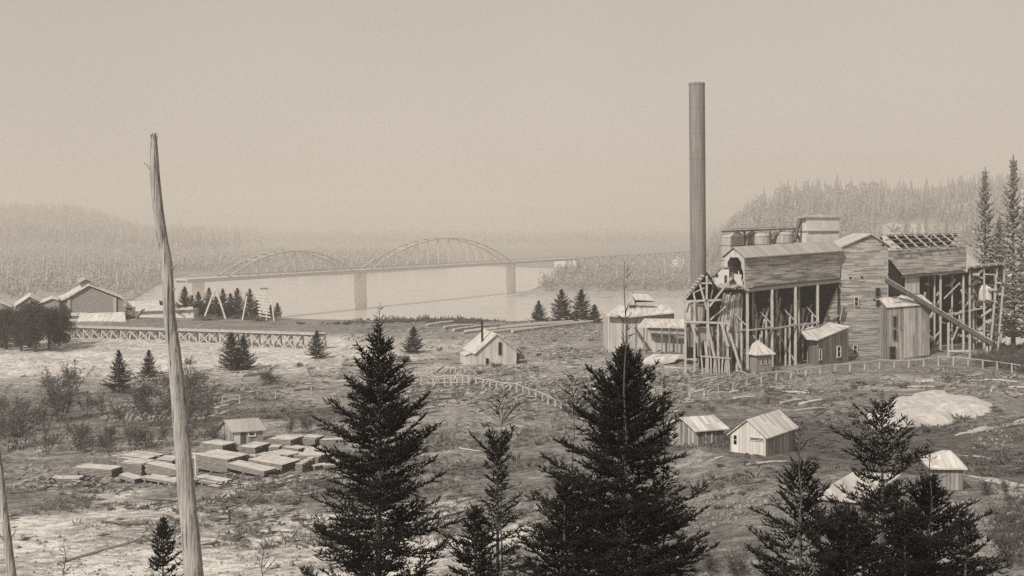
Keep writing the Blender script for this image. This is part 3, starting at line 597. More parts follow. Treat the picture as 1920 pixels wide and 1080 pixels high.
# loading platform and timber staging right of the mill, small tank, far trestle and hut
def staging():
    Y = 252; R = thing('loading_staging', 'high loading platform on a dense tangle of props at the right end of the mill', 'platform', gpt(1850, Y)); V = lambda px, py, o=0: W(px, py, Y+o)
    b = MB(); b.prism([V(1812,501), V(1889,493), V(1889,493)+(0,5,0), V(1812,501)+(0,5,0)], (0,0,-.25)); b.build('deck', M['timber_mid'], R)
    for k in range(17):
        x = 1813+k*4.6; y = 502-(x-1812)*.104; b = MB(); b.bar(V(x,y,-.7), V(x,y,5.6), .16, .4); b.build('joist', M['timber'] if k % 3 == 0 else M['timber_dark'], R)
    for px, o in ((1818,1),(1845,1),(1870,1),(1884,1),(1830,4.5),(1857,4.5),(1884,4.5),(1822,3),(1864,3)):
        t = V(px, 507-(px-1812)*.1, o); g = on(V(px-(14 if px > 1865 else 0), 600, o)); b = MB(); b.bar(g-(0,0,.4), t, .36); b.build('post', M['timber'] if o < 2 else M['timber_mid'], R)
    for k in range(60):
        x = random.uniform(1812,1880); y = random.uniform(512,640); ln = random.uniform(8,22); s = random.choice((-1,1)); o = random.uniform(.5,5); x2 = min(x+s*ln, 1888 if y < 560 else 1876)
        b = MB(); b.bar(V(x,y,o), V(x2,y+ln*random.uniform(-.9,.9)*(1 if k % 3 else .1),o), random.uniform(.3,.6)); b.build('prop', M['timber'] if k % 2 else M['timber_dark'], R)
    for k in range(44):
        x = random.uniform(1814,1882); y = random.uniform(503,575); ln = random.uniform(6,18); s = random.choice((-1,1)); o = random.uniform(1.5,6)
        b = MB(); b.bar(V(x,y,o), V(min(x+s*ln,1886),y+ln*random.uniform(-.8,.9),o+.5), random.uniform(.25,.6)); b.build('prop', M['timber_dark'] if k % 3 else M['timber_mid'], R)
    b = MB(); b.bar(V(1835,512,1), V(1846,502,1), .5); b.bar(V(1846,514,.8), V(1866,515,.8), .3); b.bar(V(1866,515,.8), V(1868,545,.8), .3); b.build('knee_brace', M['timber'], R)
    b = MB(); b.prism([V(1815,582,1), V(1850,575,1), V(1850,575,5), V(1815,582,5)], (0,0,-.3)); b.build('lower_deck', M['timber'], R)
    b = MB(); b.prism([V(1745,518,8), V(1838,508,8), V(1836,600,8), V(1828,640,8), V(1745,650,8)], (0,.3,0)); b.build('shade_backing', M['inner'], R); b = MB(); b.prism([V(1815,504,6), V(1880,497,6), V(1874,538,6), V(1862,560,6), V(1858,596,6), V(1838,612,6), V(1815,604,6)], (0,.3,0)); b.build('shade_backing', M['inner'], R)  # near-black sheets added as the shaded depth behind the props
staging()
_t = W(1847, 562, 254.5); R = thing('small_tank', 'small pale tank with a rounded top held in the staging right of the mill', 'tank', _t)
b = MB(); b.tube([_t, _t+(0,0,2.6), _t+(0,0,3.3), _t+(0,0,3.7)], [1.45,1.45,1.0,.3], 22); b.build('shell', M['white'], R)
b = MB(); b.bar(_t-(1.6,0,.2), _t+(1.6,0,-.2), 2.6, .3); b.build('cradle', M['timber_mid'], R)
def timber_trestle(name, label, cat, A, B, zdeck, nb, w, mats, brace=True, ground=None, base=.25):
    A = np.array([A[0],A[1],zdeck if np.isscalar(zdeck) else zdeck[0]]); B = np.array([B[0],B[1],zdeck if np.isscalar(zdeck) else zdeck[1]]); d = B-A; dh = d.copy(); dh[2] = 0; dh /= np.linalg.norm(dh); n = np.array([-dh[1], dh[0], 0])
    m0 = (A+B)/2; R = thing(name, label, cat, (m0[0], m0[1], gz1(m0[0], m0[1]))); b = MB(); b.prism([A-n*w/2, B-n*w/2, B+n*w/2, A+n*w/2], (0,0,-.35)); b.build('deck', M[mats[0]], R)
    b = MB(); [b.bar(A+s*n*w/2+(0,0,.15), B+s*n*w/2+(0,0,.15), .3, .3) for s in (-1,1)]; b.build('guard_timber', M[mats[1]], R); pv = None
    for k in range(nb):
        t = k/(nb-1); p = A+d*t-(0,0,.4); q = MB(); feet = []
        for s in (-1, 1):
            top = p+s*n*w*.38; f = p+s*n*w*.55; g = np.array([f[0], f[1], (gz1(f[0], f[1]) if ground is None else ground)-.2]); q.bar(g, top, base); feet.append((g, top))
        q.bar(feet[0][1], feet[1][1], base); q.bar(feet[0][0]+(0,0,.4), feet[1][1]-(0,0,.2), base*.7); q.build('bent', M[mats[2]], R)
        if pv and brace:
            q = MB(); h0 = pv[0][1][2]-pv[0][0][2]; m = 2 if h0 > 4.6 else 1
            for l in range(m):
                f0, f1 = l/m, (l+1)/m; i0 = pv[0][0]+(pv[0][1]-pv[0][0])*f1; i1 = feet[0][0]+(feet[0][1]-feet[0][0])*(f0+.05); q.bar(i0-n*.2, i1-n*.2, base*.85)
                if k % 2: j0 = pv[0][0]+(pv[0][1]-pv[0][0])*(f0+.05); j1 = feet[0][0]+(feet[0][1]-feet[0][0])*f1; q.bar(j0-n*.3, j1-n*.3, base*.7)
                q.bar(pv[0][0]+(pv[0][1]-pv[0][0])*f0+(0,0,.2)-n*.2, feet[0][0]+(feet[0][1]-feet[0][0])*f0+(0,0,.2)-n*.2, base*.8)
            q.build('brace', M[mats[1]], R)
        pv = feet
    return R
a, c = W(1872,527,1000), W(1990,531,1000); timber_trestle('shore_trestle', 'grey trestle on tall piles at the far right water edge', 'trestle', a, c, a[2], 14, 11, ('timber_mid','timber','timber'), True, RIV-.5, .8)
def shore_hut():
    z = W(1902,527,1000)[2]; A = W(1889,527,998)[:2]; B = W(1915,527,998)[:2]; R = thing('shore_hut', 'small gabled hut on the far right trestle', 'hut', (A[0], A[1], z)); gable(R, (A[0]+3, A[1]), (B[0], B[1]+1), (-4, 9), z, z+4.5, z+8, roofm='roofpale', wallm='vboards_dark')
shore_hut()
a, c = W(130,613,290), W(604,627,258.5); timber_trestle('timber_trestle', 'long low timber trestle with zigzag bracing across the pale field on the left', 'trestle', a, c, (a[2], c[2]), 26, 3.2, ('timber_dark','timber','timber'), True, None, .34)

# ------------------------------------------------------------------ storehouse left of the mill
def storehouse():
    Y = 246; R = thing('long_storehouse', 'long pale storehouse with a slack sagging roof and roof monitor, left of the mill', 'storehouse', gpt(1200, Y)); V = lambda px, py, o=0: W(px, py, Y+o)
    b = MB(); b.prism([V(1139,594), V(1184,594), V(1264,587), V(1264,665), V(1139,668)], (0,12,0)); b.build('wall', M['vboards_pale'], R)
    b = MB(); b.prism([V(1137,591,-1.4), V(1180,593,-1.4), V(1266,585,-1.4), V(1252,571,6), V(1160,572,6)], (0,0,-.3)); b.prism([V(1160,572,6.01), V(1252,571,6.01), V(1262,585,13.5), V(1139,592,13.5)], (0,0,-.3)); b.build('roof', M['roofpale'], R)
    m = V(1178,566,5)[2]; A = V(1176,566,4)[:2]; B = V(1188,566,4)[:2]
    b = MB(); b.prism([V(1176,572,3), V(1189,572,3), V(1189,563,3), V(1183,550,3), V(1176,561,3)], (1.2,6,0)); b.build('monitor_gable', M['vboards_pale'], R)
    b = MB(); b.prism([V(1182,550,2.8), V(1216,552,2.8), V(1228,564,2.2), V(1192,562,2.2)], (0,.3,-.15)); b.build('monitor_roof', M['roofpale'], R)
    b = MB(); b.prism([V(1191,561,2.9), V(1222,559,2.9), V(1227,566,2.9), V(1191,567,2.9)], (0,.3,0)); b.build('monitor_opening', M['soot'], R)
    for x in (1168, 1176, 1192, 1207): q = V(x,600,-.06); b = MB(); b.bar(on(q), q, .28, .1); b.build('batten', M['timber_mid'], R)
    b = MB(); b.bar(V(1190,614,-1.5), V(1218,655,-2.5), 1.0, .3); b.build('fallen_beam', M['timber_dark'], R)
storehouse()
def open_shed():
    Y = 239; R = thing('open_shed', 'low open fronted shed with two dark slots between storehouse and bin house', 'shed', gpt(1240, Y)); V = lambda px, py, o=0: W(px, py, Y+o)
    b = MB(); b.prism([V(1196,613,-1), V(1286,614,-1), V(1284,598,5), V(1208,597,5)], (0,0,-.2)); b.build('roof', M['roofpale'], R)
    b = MB(); b.bar(V(1214,617,-.6), V(1286,620,-.6), .25, .5); b.bar(V(1220,626,-.7), V(1286,629,-.7), .2, .3); b.build('dark_beam', M['timber_dark'], R)
    b = MB(); b.bar(V(1215,622,-.7), V(1286,625,-.7), .25, .45); b.build('beam', M['timber'], R)
    b = MB(); b.prism([V(1222,632,1), V(1286,635,1), V(1286,668,1), V(1222,668,1)], (0,.2,0)); b.build('wall', M['vboards_pale'], R)
    for x in (1208, 1241, 1255, 1270): q = V(x,616,-.8); b = MB(); b.bar(on(q,-.2), q, .3); b.build('post', M['timber_mid'], R)
open_shed()
def fallen_roof():
    Y = 228; V = lambda px, py, o=0: W(px, py, Y+o); o = on(V(1225, 680)); b = MB()
    b.prism([V(1172,690,-2), V(1240,682,-3), V(1266,676,-3), V(1284,664,3), V(1225,664,5)], (0,0,-.25)); tag(b.build('fallen_roof', M['roofpale'], None, o), 'pale fallen roof panel lying on the rubble before the storehouse', 'roof panel')
    b = MB(); b.prism([V(1272,668,-3), V(1306,672,-4), V(1312,663,0), V(1290,658,2)], (0,0,-.5)); tag(b.build('earth_heap', M['scrap'], None, on(V(1290,668))), 'pale rounded heap beside the foot of the bin house', 'heap')
fallen_roof()

# ------------------------------------------------------------------ house in the middle
def middle_house():
    A = G(893, 686); Y = A[1]; A = A[:2]; B = W(968, 672, Y+2)[:2]; zb = gz1(*A)-.4; R = thing('gabled_house', 'weathered gabled house with a thin black stovepipe in the middle distance', 'house', on((A+B)/2))
    ze = W(893, 661, Y)[2]; zr = W(930, 628, Y)[2]; gable(R, A, B, (-2.6, 9), zb, ze, zr, roofm='roofpale', wallm='vboards_pale', ov=.45)
    a, c, z0, z1 = wq(935,940,642,665,Y+1.1); hole(R, a, c, z0, z1, (.05,-1), frame='timber_dark', fr=.08)
    a, c, z0, z1 = wq(911,916,672,682,Y+.45); hole(R, a, c, z0, z1, (.05,-1), name='door', frame='timber_dark', fr=.08, panes=False)
    p = W(903.5, 600, Y+3); b = MB(); b.tube([W(904.5,637,Y+3)-(0,0,.6), p], .24, 12); b.build('stovepipe', M['soot'], R)
    b = MB(); b.prism([(*W(872,670,Y+3)[:2],zb), (*(A+(-.02,3)),zb), (*(A+(-.02,3)),ze-.3), (*W(872,670,Y+3)[:2],W(872,667,Y+3)[2])], (-1.2,4,0)); b.build('side_room', M['vboards_pale'], R)
    b = MB(); q = W(871,666,Y+2.7); b.prism([q, np.array([*(A+(-.1,2.7)),ze]), np.array([*(A+(-.1,2.7)),ze])+(-1.2,4.5,0), q+(-1.2,4.5,0)], (0,0,-.14)); b.build('side_roof', M['roofpale'], R)
    b = MB(); b.prism([W(969,655,Y+3), W(984,673,Y+3), W(969,675,Y+3)], (0,4,0)); b.build('shelter', M['timber_dark'], R)
middle_house()
def low_walk():
    R = thing('low_boardwalk', 'low dark boardwalk on short posts left of the gabled house', 'boardwalk', G(760, 690)); Y = G(760,692)[1]+4
    b = MB(); b.prism([W(640,681,Y), W(872,677,Y), W(872,677,Y)+(0,2,0), W(640,681,Y)+(0,2,0)], (0,0,-.3)); b.build('deck', M['timber_mid'], R)
    for k in range(15): x = 644+k*16; q = W(x,681,Y+.5); b = MB(); b.bar(on(q,-.2), q, .25); b.build('post', M['timber_dark'], R)
    o = W(755,680,Y+.8); R2 = thing('wooden_crate', 'dark slanted wooden box standing on the low boardwalk', 'box', o); b = MB(); b.prism([W(741,679,Y), W(769,679,Y), W(766,669,Y), W(745,669,Y)], (0,1.8,0)); b.build('body', M['timber_dark'], R2)
    b = MB(); b.prism([W(744,668.6,Y-.1), W(767,668.6,Y-.1), W(767,668.6,Y+2), W(744,668.6,Y+2)], (0,0,.1)); b.build('lid', M['timber_mid'], R2)
low_walk()

# ------------------------------------------------------------------ three small sheds on the right
def pt_shed(name, label, C, L, Rp, eave, ridge_mode, root_cat='shed', roofm='roofpale', wl='vboards', wr='vboards', hl=1.0, ov=.35):
    """C near corner, L left corner, Rp right corner, all (px,py) of the wall foot; gable on the left face"""
    c = G(*C); l = G(*L); r = G(*Rp); return c, l, r
def shed_a():
    c = G(1304, 838); Y = c[1]; e = np.array([.93,.37]); n = np.array([-.37,.93]); w, dp = 3.6, 3.6
    # left face is the gable side; right front is coloured darker as its shaded side
    C2 = c[:2]; Lc = C2+n*dp*1.0+(-.9,0); Rc = C2+e*w; zb = c[2]-.5; ze = W(1301,806,Y)[2]
    R = thing('small_open_shed', 'small dark fronted board shed left of the larger white shed, partly behind a fir', 'shed', c)
    bk = Lc-C2; P = [np.array([*C2,zb]), np.array([*Rc,zb]), np.array([*Rc,ze]), np.array([*C2,ze])]
    b = MB(); b.prism(P, (*bk,0)); m = (C2+Lc)/2; zr = ze+.95
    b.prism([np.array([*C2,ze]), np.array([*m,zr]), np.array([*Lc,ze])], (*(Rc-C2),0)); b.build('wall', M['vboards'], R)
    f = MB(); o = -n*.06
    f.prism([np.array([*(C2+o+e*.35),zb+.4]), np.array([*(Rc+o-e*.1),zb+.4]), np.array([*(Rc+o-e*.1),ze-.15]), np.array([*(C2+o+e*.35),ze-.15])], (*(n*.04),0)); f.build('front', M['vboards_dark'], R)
    r = MB(); vn = (Rc-C2)/np.linalg.norm(Rc-C2); bn = bk/np.linalg.norm(bk)
    for sg, q in ((0, C2-bn*.45), (1, Lc+bn*.45)):
        zl = ze-.2; a = np.array([*(q-vn*.35),zl+.15]); bb = np.array([*(q+(Rc-C2)+vn*.35),zl+.15]); t0 = np.array([*(m-vn*.35),zr+.15+.003*sg]); t1 = np.array([*(m+(Rc-C2)+vn*.35),zr+.15+.003*sg]); r.prism([a, bb, t1, t0], (0,0,-.12))
    r.build('roof', M['roofpale'], R)
    for f_ in (.33, .55): q = C2+e*w*f_; b = MB(); b.bar(np.array([*(q-n*.12),zb+.4]), np.array([*(q-n*.12),ze-.1]), .14); b.build('door_post', M['timber'], R)
    b = MB(); q = C2+e*w*.35-n*.1; q2 = C2+e*w*.53-n*.1; b.prism([np.array([*q,zb+.4]), np.array([*q2,zb+.4]), np.array([*q2,ze-.55]), np.array([*q,ze-.55])], (*(n*.05),0)); b.build('door', M['timber_mid'], R)
shed_a()
def shed_b():
    C = G(1436, 856); Y = C[1]; L = G(1370, 851); L = np.array([*W(1370, 851, Y+1.6)[:2]]); C2 = C[:2]; dl = L-C2; wd = np.linalg.norm(dl); zb = C[2]-.4
    nn = np.array([dl[1], -dl[0]])/wd; nn = -nn if nn[1] < 0 else nn                                     # runs back to the right
    nn = np.array([.62,.785]); Lr = 6.4; R = thing('white_gabled_shed', 'larger pale gabled shed with a door pane and slot window, right of the open shed', 'shed', C)
    ze = W(1436, 819, Y)[2]; zr = W(1401, 788, Y+.8)[2]
    w, rf = gable(R, L, C2, nn*Lr, zb, ze, zr, wallm='vboards', roofm='roofpale', ov=.25, end_overhang=.25, th=.1)
    # gable front boards coloured paler as the sunlit face
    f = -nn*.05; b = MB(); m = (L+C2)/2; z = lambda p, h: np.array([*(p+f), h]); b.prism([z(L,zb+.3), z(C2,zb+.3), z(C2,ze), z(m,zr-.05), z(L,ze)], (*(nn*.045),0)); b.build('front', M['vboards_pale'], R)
    u = (C2-L)/wd; fn = -nn
    a = L+u*.18+f; c = L+u*.78+f; b = MB(); b.prism([np.array([*a,C[2]+.05]), np.array([*c,C[2]+.05]), np.array([*c,ze-.02]), np.array([*a,ze-.02])], (*(-nn*.05),0)); dr = b.build('door', M['white'], R)
    for k in range(2):
        q = MB(); a1 = a+u*.16-nn*.06; c1 = c-u*.16-nn*.06; z0 = C[2]+.85+k*.45; q.prism([np.array([*a1,z0]), np.array([*c1,z0]), np.array([*c1,z0+.38]), np.array([*a1,z0+.38])], (*(-nn*.02),0)); sub(q, 'pane', M['glass'], dr, R)
    hole(R, L+u*wd*.56+f, L+u*wd*.95+f, ze-.42, ze-.14, fn, name='slot_window', frame='white', fr=.06, depth=.05)
shed_b()
b = MB(); _g = G(1405, 861); b.tube([_g+(-.25,0,.28), _g+(-.15,.1,.28)], .26, 16); b.bar(_g+(-.1,0,.25), _g+(-1.2,.3,.2), .09); tag(b.build('wheelbarrow', M['timber_dark'], None, _g), 'tiny dark wheelbarrow lying before the white gabled shed', 'wheelbarrow')
def shed_c():
    A = G(1748, 918); Y = A[1]; B = W(1806, 918, Y-.2)[:2]; A = A[:2]; zb = gz1(*A)-.4; ze = W(1748, 876, Y)[2]
    R = thing('hip_roofed_shed', 'board shed with a pale hipped roof behind the firs at lower right', 'shed', on(A)); b = MB(); bk = np.array([.9,3.2]); A0 = A-(.2,0)
    b.prism([np.array([*A0,zb]), np.array([*B,zb]), np.array([*B,ze]), np.array([*A0,ze])], (*bk,0)); b.build('wall', M['vboards'], R)
    e = [np.array([*(A0-(.3,.3)),ze]), np.array([*(B+(.2,-.3)),ze]), np.array([*(B+bk+(.2,.3)),ze]), np.array([*(A0+bk+(-.3,.3)),ze])]; p0 = np.array([*((A0*.55+B*.45)+bk/2),ze+.95]); p1 = np.array([*((A0*.3+B*.7)+bk/2),ze+.95])
    b = MB(); b.add([x+(0,0,.02) for x in e]+[p0,p1]+[x-(0,0,.1) for x in e], [(0,1,5,4),(1,2,5),(2,3,4,5),(3,0,4),(6,7,1,0),(7,8,2,1),(8,9,3,2),(9,6,0,3),(9,8,7,6)]); b.build('roof', M['roofpale'], R)
shed_c()
def shed_d():
    g = G(1600, 985); Y = 74.5; R = thing('low_roofed_shed', 'low shed of which mostly the pale slanting roof shows behind the firs', 'shed', on(W(1590,960,Y))); zt = lambda px, py, o=0: W(px, py, Y+o)
    P = [zt(1520,931,0), zt(1616,940,-1.6), zt(1690,890,3.5), zt(1600,884,5)]
    b = MB(); b.prism(P, (0,0,-.14)); b.build('roof', M['roofb'], R)
    q = [np.array([p[0]+(sum(x[0] for x in P)/4-p[0])*.08, p[1]+(sum(x[1] for x in P)/4-p[1])*.08, p[2]-.15]) for p in P]; V = q+[np.array([p[0],p[1],gz1(p[0],p[1])-.3]) for p in q]
    b = MB(); b.add(V, [(0,1,2,3),(7,6,5,4),(0,4,5,1),(1,5,6,2),(2,6,7,3),(3,7,4,0)]); b.build('wall', M['vboards_dark'], R)
shed_d()
def yard_shack():
    C = G(437, 834); Y = C[1]; C2 = C[:2]; zb = C[2]-.4; ze = W(437, 806, Y)[2]; Rc = W(493, 832, Y+1.5)[:2]; Lc = W(414, 830, Y+1.4)[:2]; zr = ze+1.1
    R = thing('lumber_yard_shack', 'small shack with a pale door and window behind the lumber stacks', 'shack', C)
    m = (C2+Lc)/2; b = MB(); b.prism([np.array([*C2,zb]), np.array([*C2,ze]), np.array([*m,zr]), np.array([*Lc,ze]), np.array([*Lc,zb])], (*(Rc-C2),0)); b.build('wall', M['vboards'], R)
    r = MB(); vn = (Rc-C2)/np.linalg.norm(Rc-C2); bn = (Lc-C2)/np.linalg.norm(Lc-C2); sl = (zr-ze)/(np.linalg.norm(Lc-C2)/2)
    for sg, q in ((0, C2-bn*.4), (1, Lc+bn*.4)):
        zl = ze-sl*.4+.12; r.prism([np.array([*(q-vn*.45),zl]), np.array([*(q+(Rc-C2)+vn*.2),zl]), np.array([*(m+(Rc-C2)+vn*.2),zr+.12+.003*sg]), np.array([*(m-vn*.45),zr+.12+.003*sg])], (0,0,-.1))
    r.build('roof', M['roofgrey'], R); n = np.array([vn[1],-vn[0]]); w = np.linalg.norm(Rc-C2)
    a = C2+vn*w*.03+n*.03; c = C2+vn*w*.24+n*.03; b = MB(); b.prism([np.array([*a,C[2]]), np.array([*c,C[2]]), np.array([*c,ze-.1]), np.array([*a,ze-.1])], (*(n*.04),0)); b.build('door', M['white'], R)
    hole(R, C2+vn*w*.52, C2+vn*w*.74, C[2]+.95, C[2]+1.75, n, frame='white', fr=.16)
    b = MB(); b.prism([np.array([*(C2+vn*w*.26+n*.02),C[2]]), np.array([*(C2+vn*w*.42+n*.02),C[2]]), np.array([*(C2+vn*w*.42+n*.02),ze-.1]), np.array([*(C2+vn*w*.26+n*.02),ze-.1])], (*(n*.03),0)); b.build('dark_door', M['timber_dark'], R)
yard_shack()

# ------------------------------------------------------------------ lumber yard
LUM = [((208,898),20,(138,893),(237,889),'lumber stack second from the left with three pale layers'), ((265,893),26,(222,890),(290,880),'dark ended stack just right of the leftmost tall one'),
 ((270,881),24,(219,876),(290,869),'stack rising behind the two leftmost tall stacks'), ((322,880),20,(290,877),(336,872),'stack left of the big pole, close behind the others'), ((340,903),24,(272,894),(352,897),'long pale stack directly left of the big pole'),
 ((252,908),11,(222,904),(262,903),'very low stack in front of the long pale one'), ((147,907),11,(94,904),(165,900),'low plank stack raised on blocks, leftmost of the yard'), ((328,911),8,(266,906),(338,905),'lowest plank layer at the foot of the big pole'),
 ((417,859),28,(376,854),(446,848),'tall square stack below the left end of the shack'), ((426,890),32,(366,884),(453,880),'big stack with a black end right of the big pole'),
 ((478,858),22,(447,855),(508,844),'dark stack in front of the shack door'), ((545,848),28,(504,844),(590,832),'stack under the highest roof of planks right of the shack'), ((590,838),20,(560,836),(608,830),'small dark stack at the top right corner of the yard'),
 ((644,837),16,(600,837),(655,832),'pale stack at the right edge half hidden by the fir'), ((560,850),10,(528,849),(572,845),'low stack in the middle behind the pale row'), ((540,862),12,(502,860),(568,854),'low dark ended stack in the centre of the yard'),
 ((602,857),16,(570,857),(620,850),'pale stack left of the fir in the second row'), ((512,868),15,(480,867),(530,862),'short pale stack in the centre with a grey end'), ((478,868),13,(452,867),(488,862),'short pale stack right of the black ended one'),
 ((528,889),21,(464,885),(552,882),'long stack in the front row behind the rounded low one'), ((495,896),14,(418,889),(505,890),'low rounded stack in the very front of the yard'), ((512,892),10,(497,891),(528,887),'small dark block at the right end of the rounded stack'),
 ((566,887),20,(554,886),(584,878),'stack with a splintered dark end in the front row'), ((597,873),20,(552,869),(622,865),'wide stack beside the leaning white board'), ((590,883),10,(582,882),(606,877),'small dark stack beside the splintered one'), ((392,874),18,(350,871),(424,867),'stack showing just right of the big pole in the second row'), ((456,874),16,(430,872),(474,866),'small stack wedged between the two black ended ones'), ((622,864),16,(597,864),(644,858),'stack touching the left branches of the large fir'), ((634,885),18,(605,885),(660,878),'front row stack beneath the left branches of the large fir'), ((522,852),15,(503,851),(542,846),'small dark ended stack in front of the tall roof of planks'),
 ((405,913),10,(352,908),(436,905),'low scattered stack right of the foot of the big pole')]
def lumber(c, h, l, r, label, k):
    C, Lp, Rp = G(*c), G(*l), G(*r); Y = C[1]; H = max(h*Y/F*.86, .45); o = C; R = thing('lumber_stack', 'lumber: '+label if False else label, 'lumber stack', o, 'lumber stacks in the yard')
    u = (Lp-C)[:2]; Lu = np.linalg.norm(u); u /= Lu; v = (Rp-C)[:2]; v = v-u*np.dot(u, v)*.8; Lv = max(np.linalg.norm(v), 1.2); v /= np.linalg.norm(v)
    if Lv > 4.5: Lv = 4.5
    Lu = min(Lu, 9); bt = .105; n = max(2, int(H/.17)); nb = max(4, int(Lv/.28)); rs = random.Random(k); U = np.array([*u,0]); Vv = np.array([*v,0]); zb = min(C[2], Lp[2], Rp[2])
    b = MB(); zz = [zb+.18]
    lift = C[2]-zb
    for i in range(n):
        z = zb+.15+lift+i*.17; off = rs.uniform(-.06,.06)
        for j in range(nb):
            if i == n-1 and rs.random() < .08: continue
            st = rs.uniform(-.10,.05)+off*.7; en = Lu+rs.uniform(-.2,.15); p = C+Vv*(Lv*(j+.5)/nb)+U*st; p[2] = z; q = C+Vv*(Lv*(j+.5)/nb)+U*en; q[2] = z; b.bar(p, q, Lv/nb*.94, bt)
    bo = b.build('boards', M['lumber'], R); bo.data.materials.append(M['endshade']); [setattr(p_, 'material_index', 1) for p_ in bo.data.polygons if p_.index % 6 < 2]; bo.data.materials.append(M['boardedge']); [setattr(p_, 'material_index', 2) for p_ in bo.data.polygons if p_.index % 6 in (3, 5)]; b = MB()  # ends and sides get darker colours that imitate their shade
    for t in (.08, .5, .92):
        b = MB()
        p = C+U*Lu*t; q = p+Vv*Lv; p[2] = zb+lift+.02; q[2] = p[2]; b.bar(p-(0,0,.12), q-(0,0,.12), .22, .35)
        for i in range(1, n, 1):
            z = zb+.15+lift+i*.17-.083; b.bar(np.array([p[0],p[1],z])+Vv*.04, np.array([q[0],q[1],z])-Vv*.04, .09, .06)
        b.build('bearer', M['timber_mid'], R)
for k, (c, h, l, r, s) in enumerate(LUM): lumber(c, h, l, r, s, k)
def props(name, label, segs, mat, cat, w=.1, group=None):
    o = on(segs[0][0]); b = MB(); [b.bar(p, q, w*1.6, w) for p, q in segs]; return tag(b.build(name, M[mat], None, o), label, cat, group)
a = G(367,899); props('plank_prop', 'pale upright plank with crosspiece beside the big pole', [(a, a+(-.1,0,3.0)), (a+(-1.2,.3,2.95), a+(1.0,-.1,3.0))], 'white', 'plank')
a = G(414,886); c = G(401,874); props('plank_prop', 'thin pale plank leaning on the big black ended stack', [(a, c+(-.2,0,1.6))], 'white', 'plank')
a = G(640,872); props('leaning_board', 'long white board slanting down from the stacks into the fir', [(a+(0,0,.2), W(606,845,a[1]))], 'white', 'board', .16)
def mark_post():
    g = G(431,984); R = thing('marker_post', 'short dark marker post on a flat foot in the pale sand', 'post', g)
    b = MB(); b.bar(g-(0,0,.2), W(430,955,g[1]), .13, .1); b.build('stake', M['soot'], R); b = MB(); b.box(g+(0,0,.0), .8, .5, .12); b.build('foot', M['timber_dark'], R)
mark_post()
# ------------------------------------------------------------------ fences
def fence(name, label, pts, step_px, hpx, mat='fence', rails=(.95, .5), w=.2, brace=False, cap=False):
    P = np.array(pts, float); L = np.concatenate([[0], np.cumsum(np.hypot(*np.diff(P, axis=0).T))]); n = int(L[-1]/step_px)+1
    Q = [(np.interp(t, L, P[:,0]), np.interp(t, L, P[:,1])) for t in np.linspace(0, L[-1], n)]; B_ = [G(*q) for q in Q]; R = thing(name, label, 'fence', B_[len(B_)//2]); rs = random.Random(len(Q)); pv = None; rl = MB()
    for k, g in enumerate(B_):
        h = hpx*g[1]/F*rs.uniform(.88, 1.12); t = g+(rs.uniform(-.12,.12), 0, h); b = MB(); b.bar(g-(0,0,.3), t, w*1.15, w); b.build('post', M[mat], R)
        if pv is not None:
            for f in rails:
                if rs.random() < .93: rl.bar(pv[0]+(pv[1]-pv[0])*f-(0,w*.6,0), g+(t-g)*f-(0,w*.6,0), w*.5, w*.75, .1)
            if brace and k % 3 == 0: rl.bar(pv[0]-(0,w,0), t-(0,w,0), w*.6)
        pv = (g, t)
    rl.build('rail', M[mat], R); return R
fence('pasture_fence', 'pale post and rail fence curving below the mill to the right edge', [(1292,750),(1355,737),(1440,716),(1500,708),(1560,699),(1640,692),(1700,690),(1765,686),(1815,687),(1850,693),(1925,703)], 27.5, 17, rails=(.93,))
fence('rail_fence', 'broken pale rail fence stepping down the middle of the rough ground', [(880,722),(930,730),(975,738),(1010,752),(1052,768)], 12, 16, rails=(.96,), brace=True, w=.2)
fence('braced_rail_fence', 'short stretch of pale fence with V shaped bracing before the boardwalk', [(790,724),(835,723),(878,722)], 11, 19, rails=(.96,.3), brace=True, w=.2)
fence('rear_rail_fence', 'faint pale fence stretch just behind the braced one', [(800,700),(850,699),(872,700)], 9, 10, rails=(.95,), w=.15)
fence('field_fence', 'thin white field fence running left of the large middle fir', [(416,760),(470,752),(540,745),(600,738),(650,732)], 32, 17, rails=(.95,.5), w=.16)

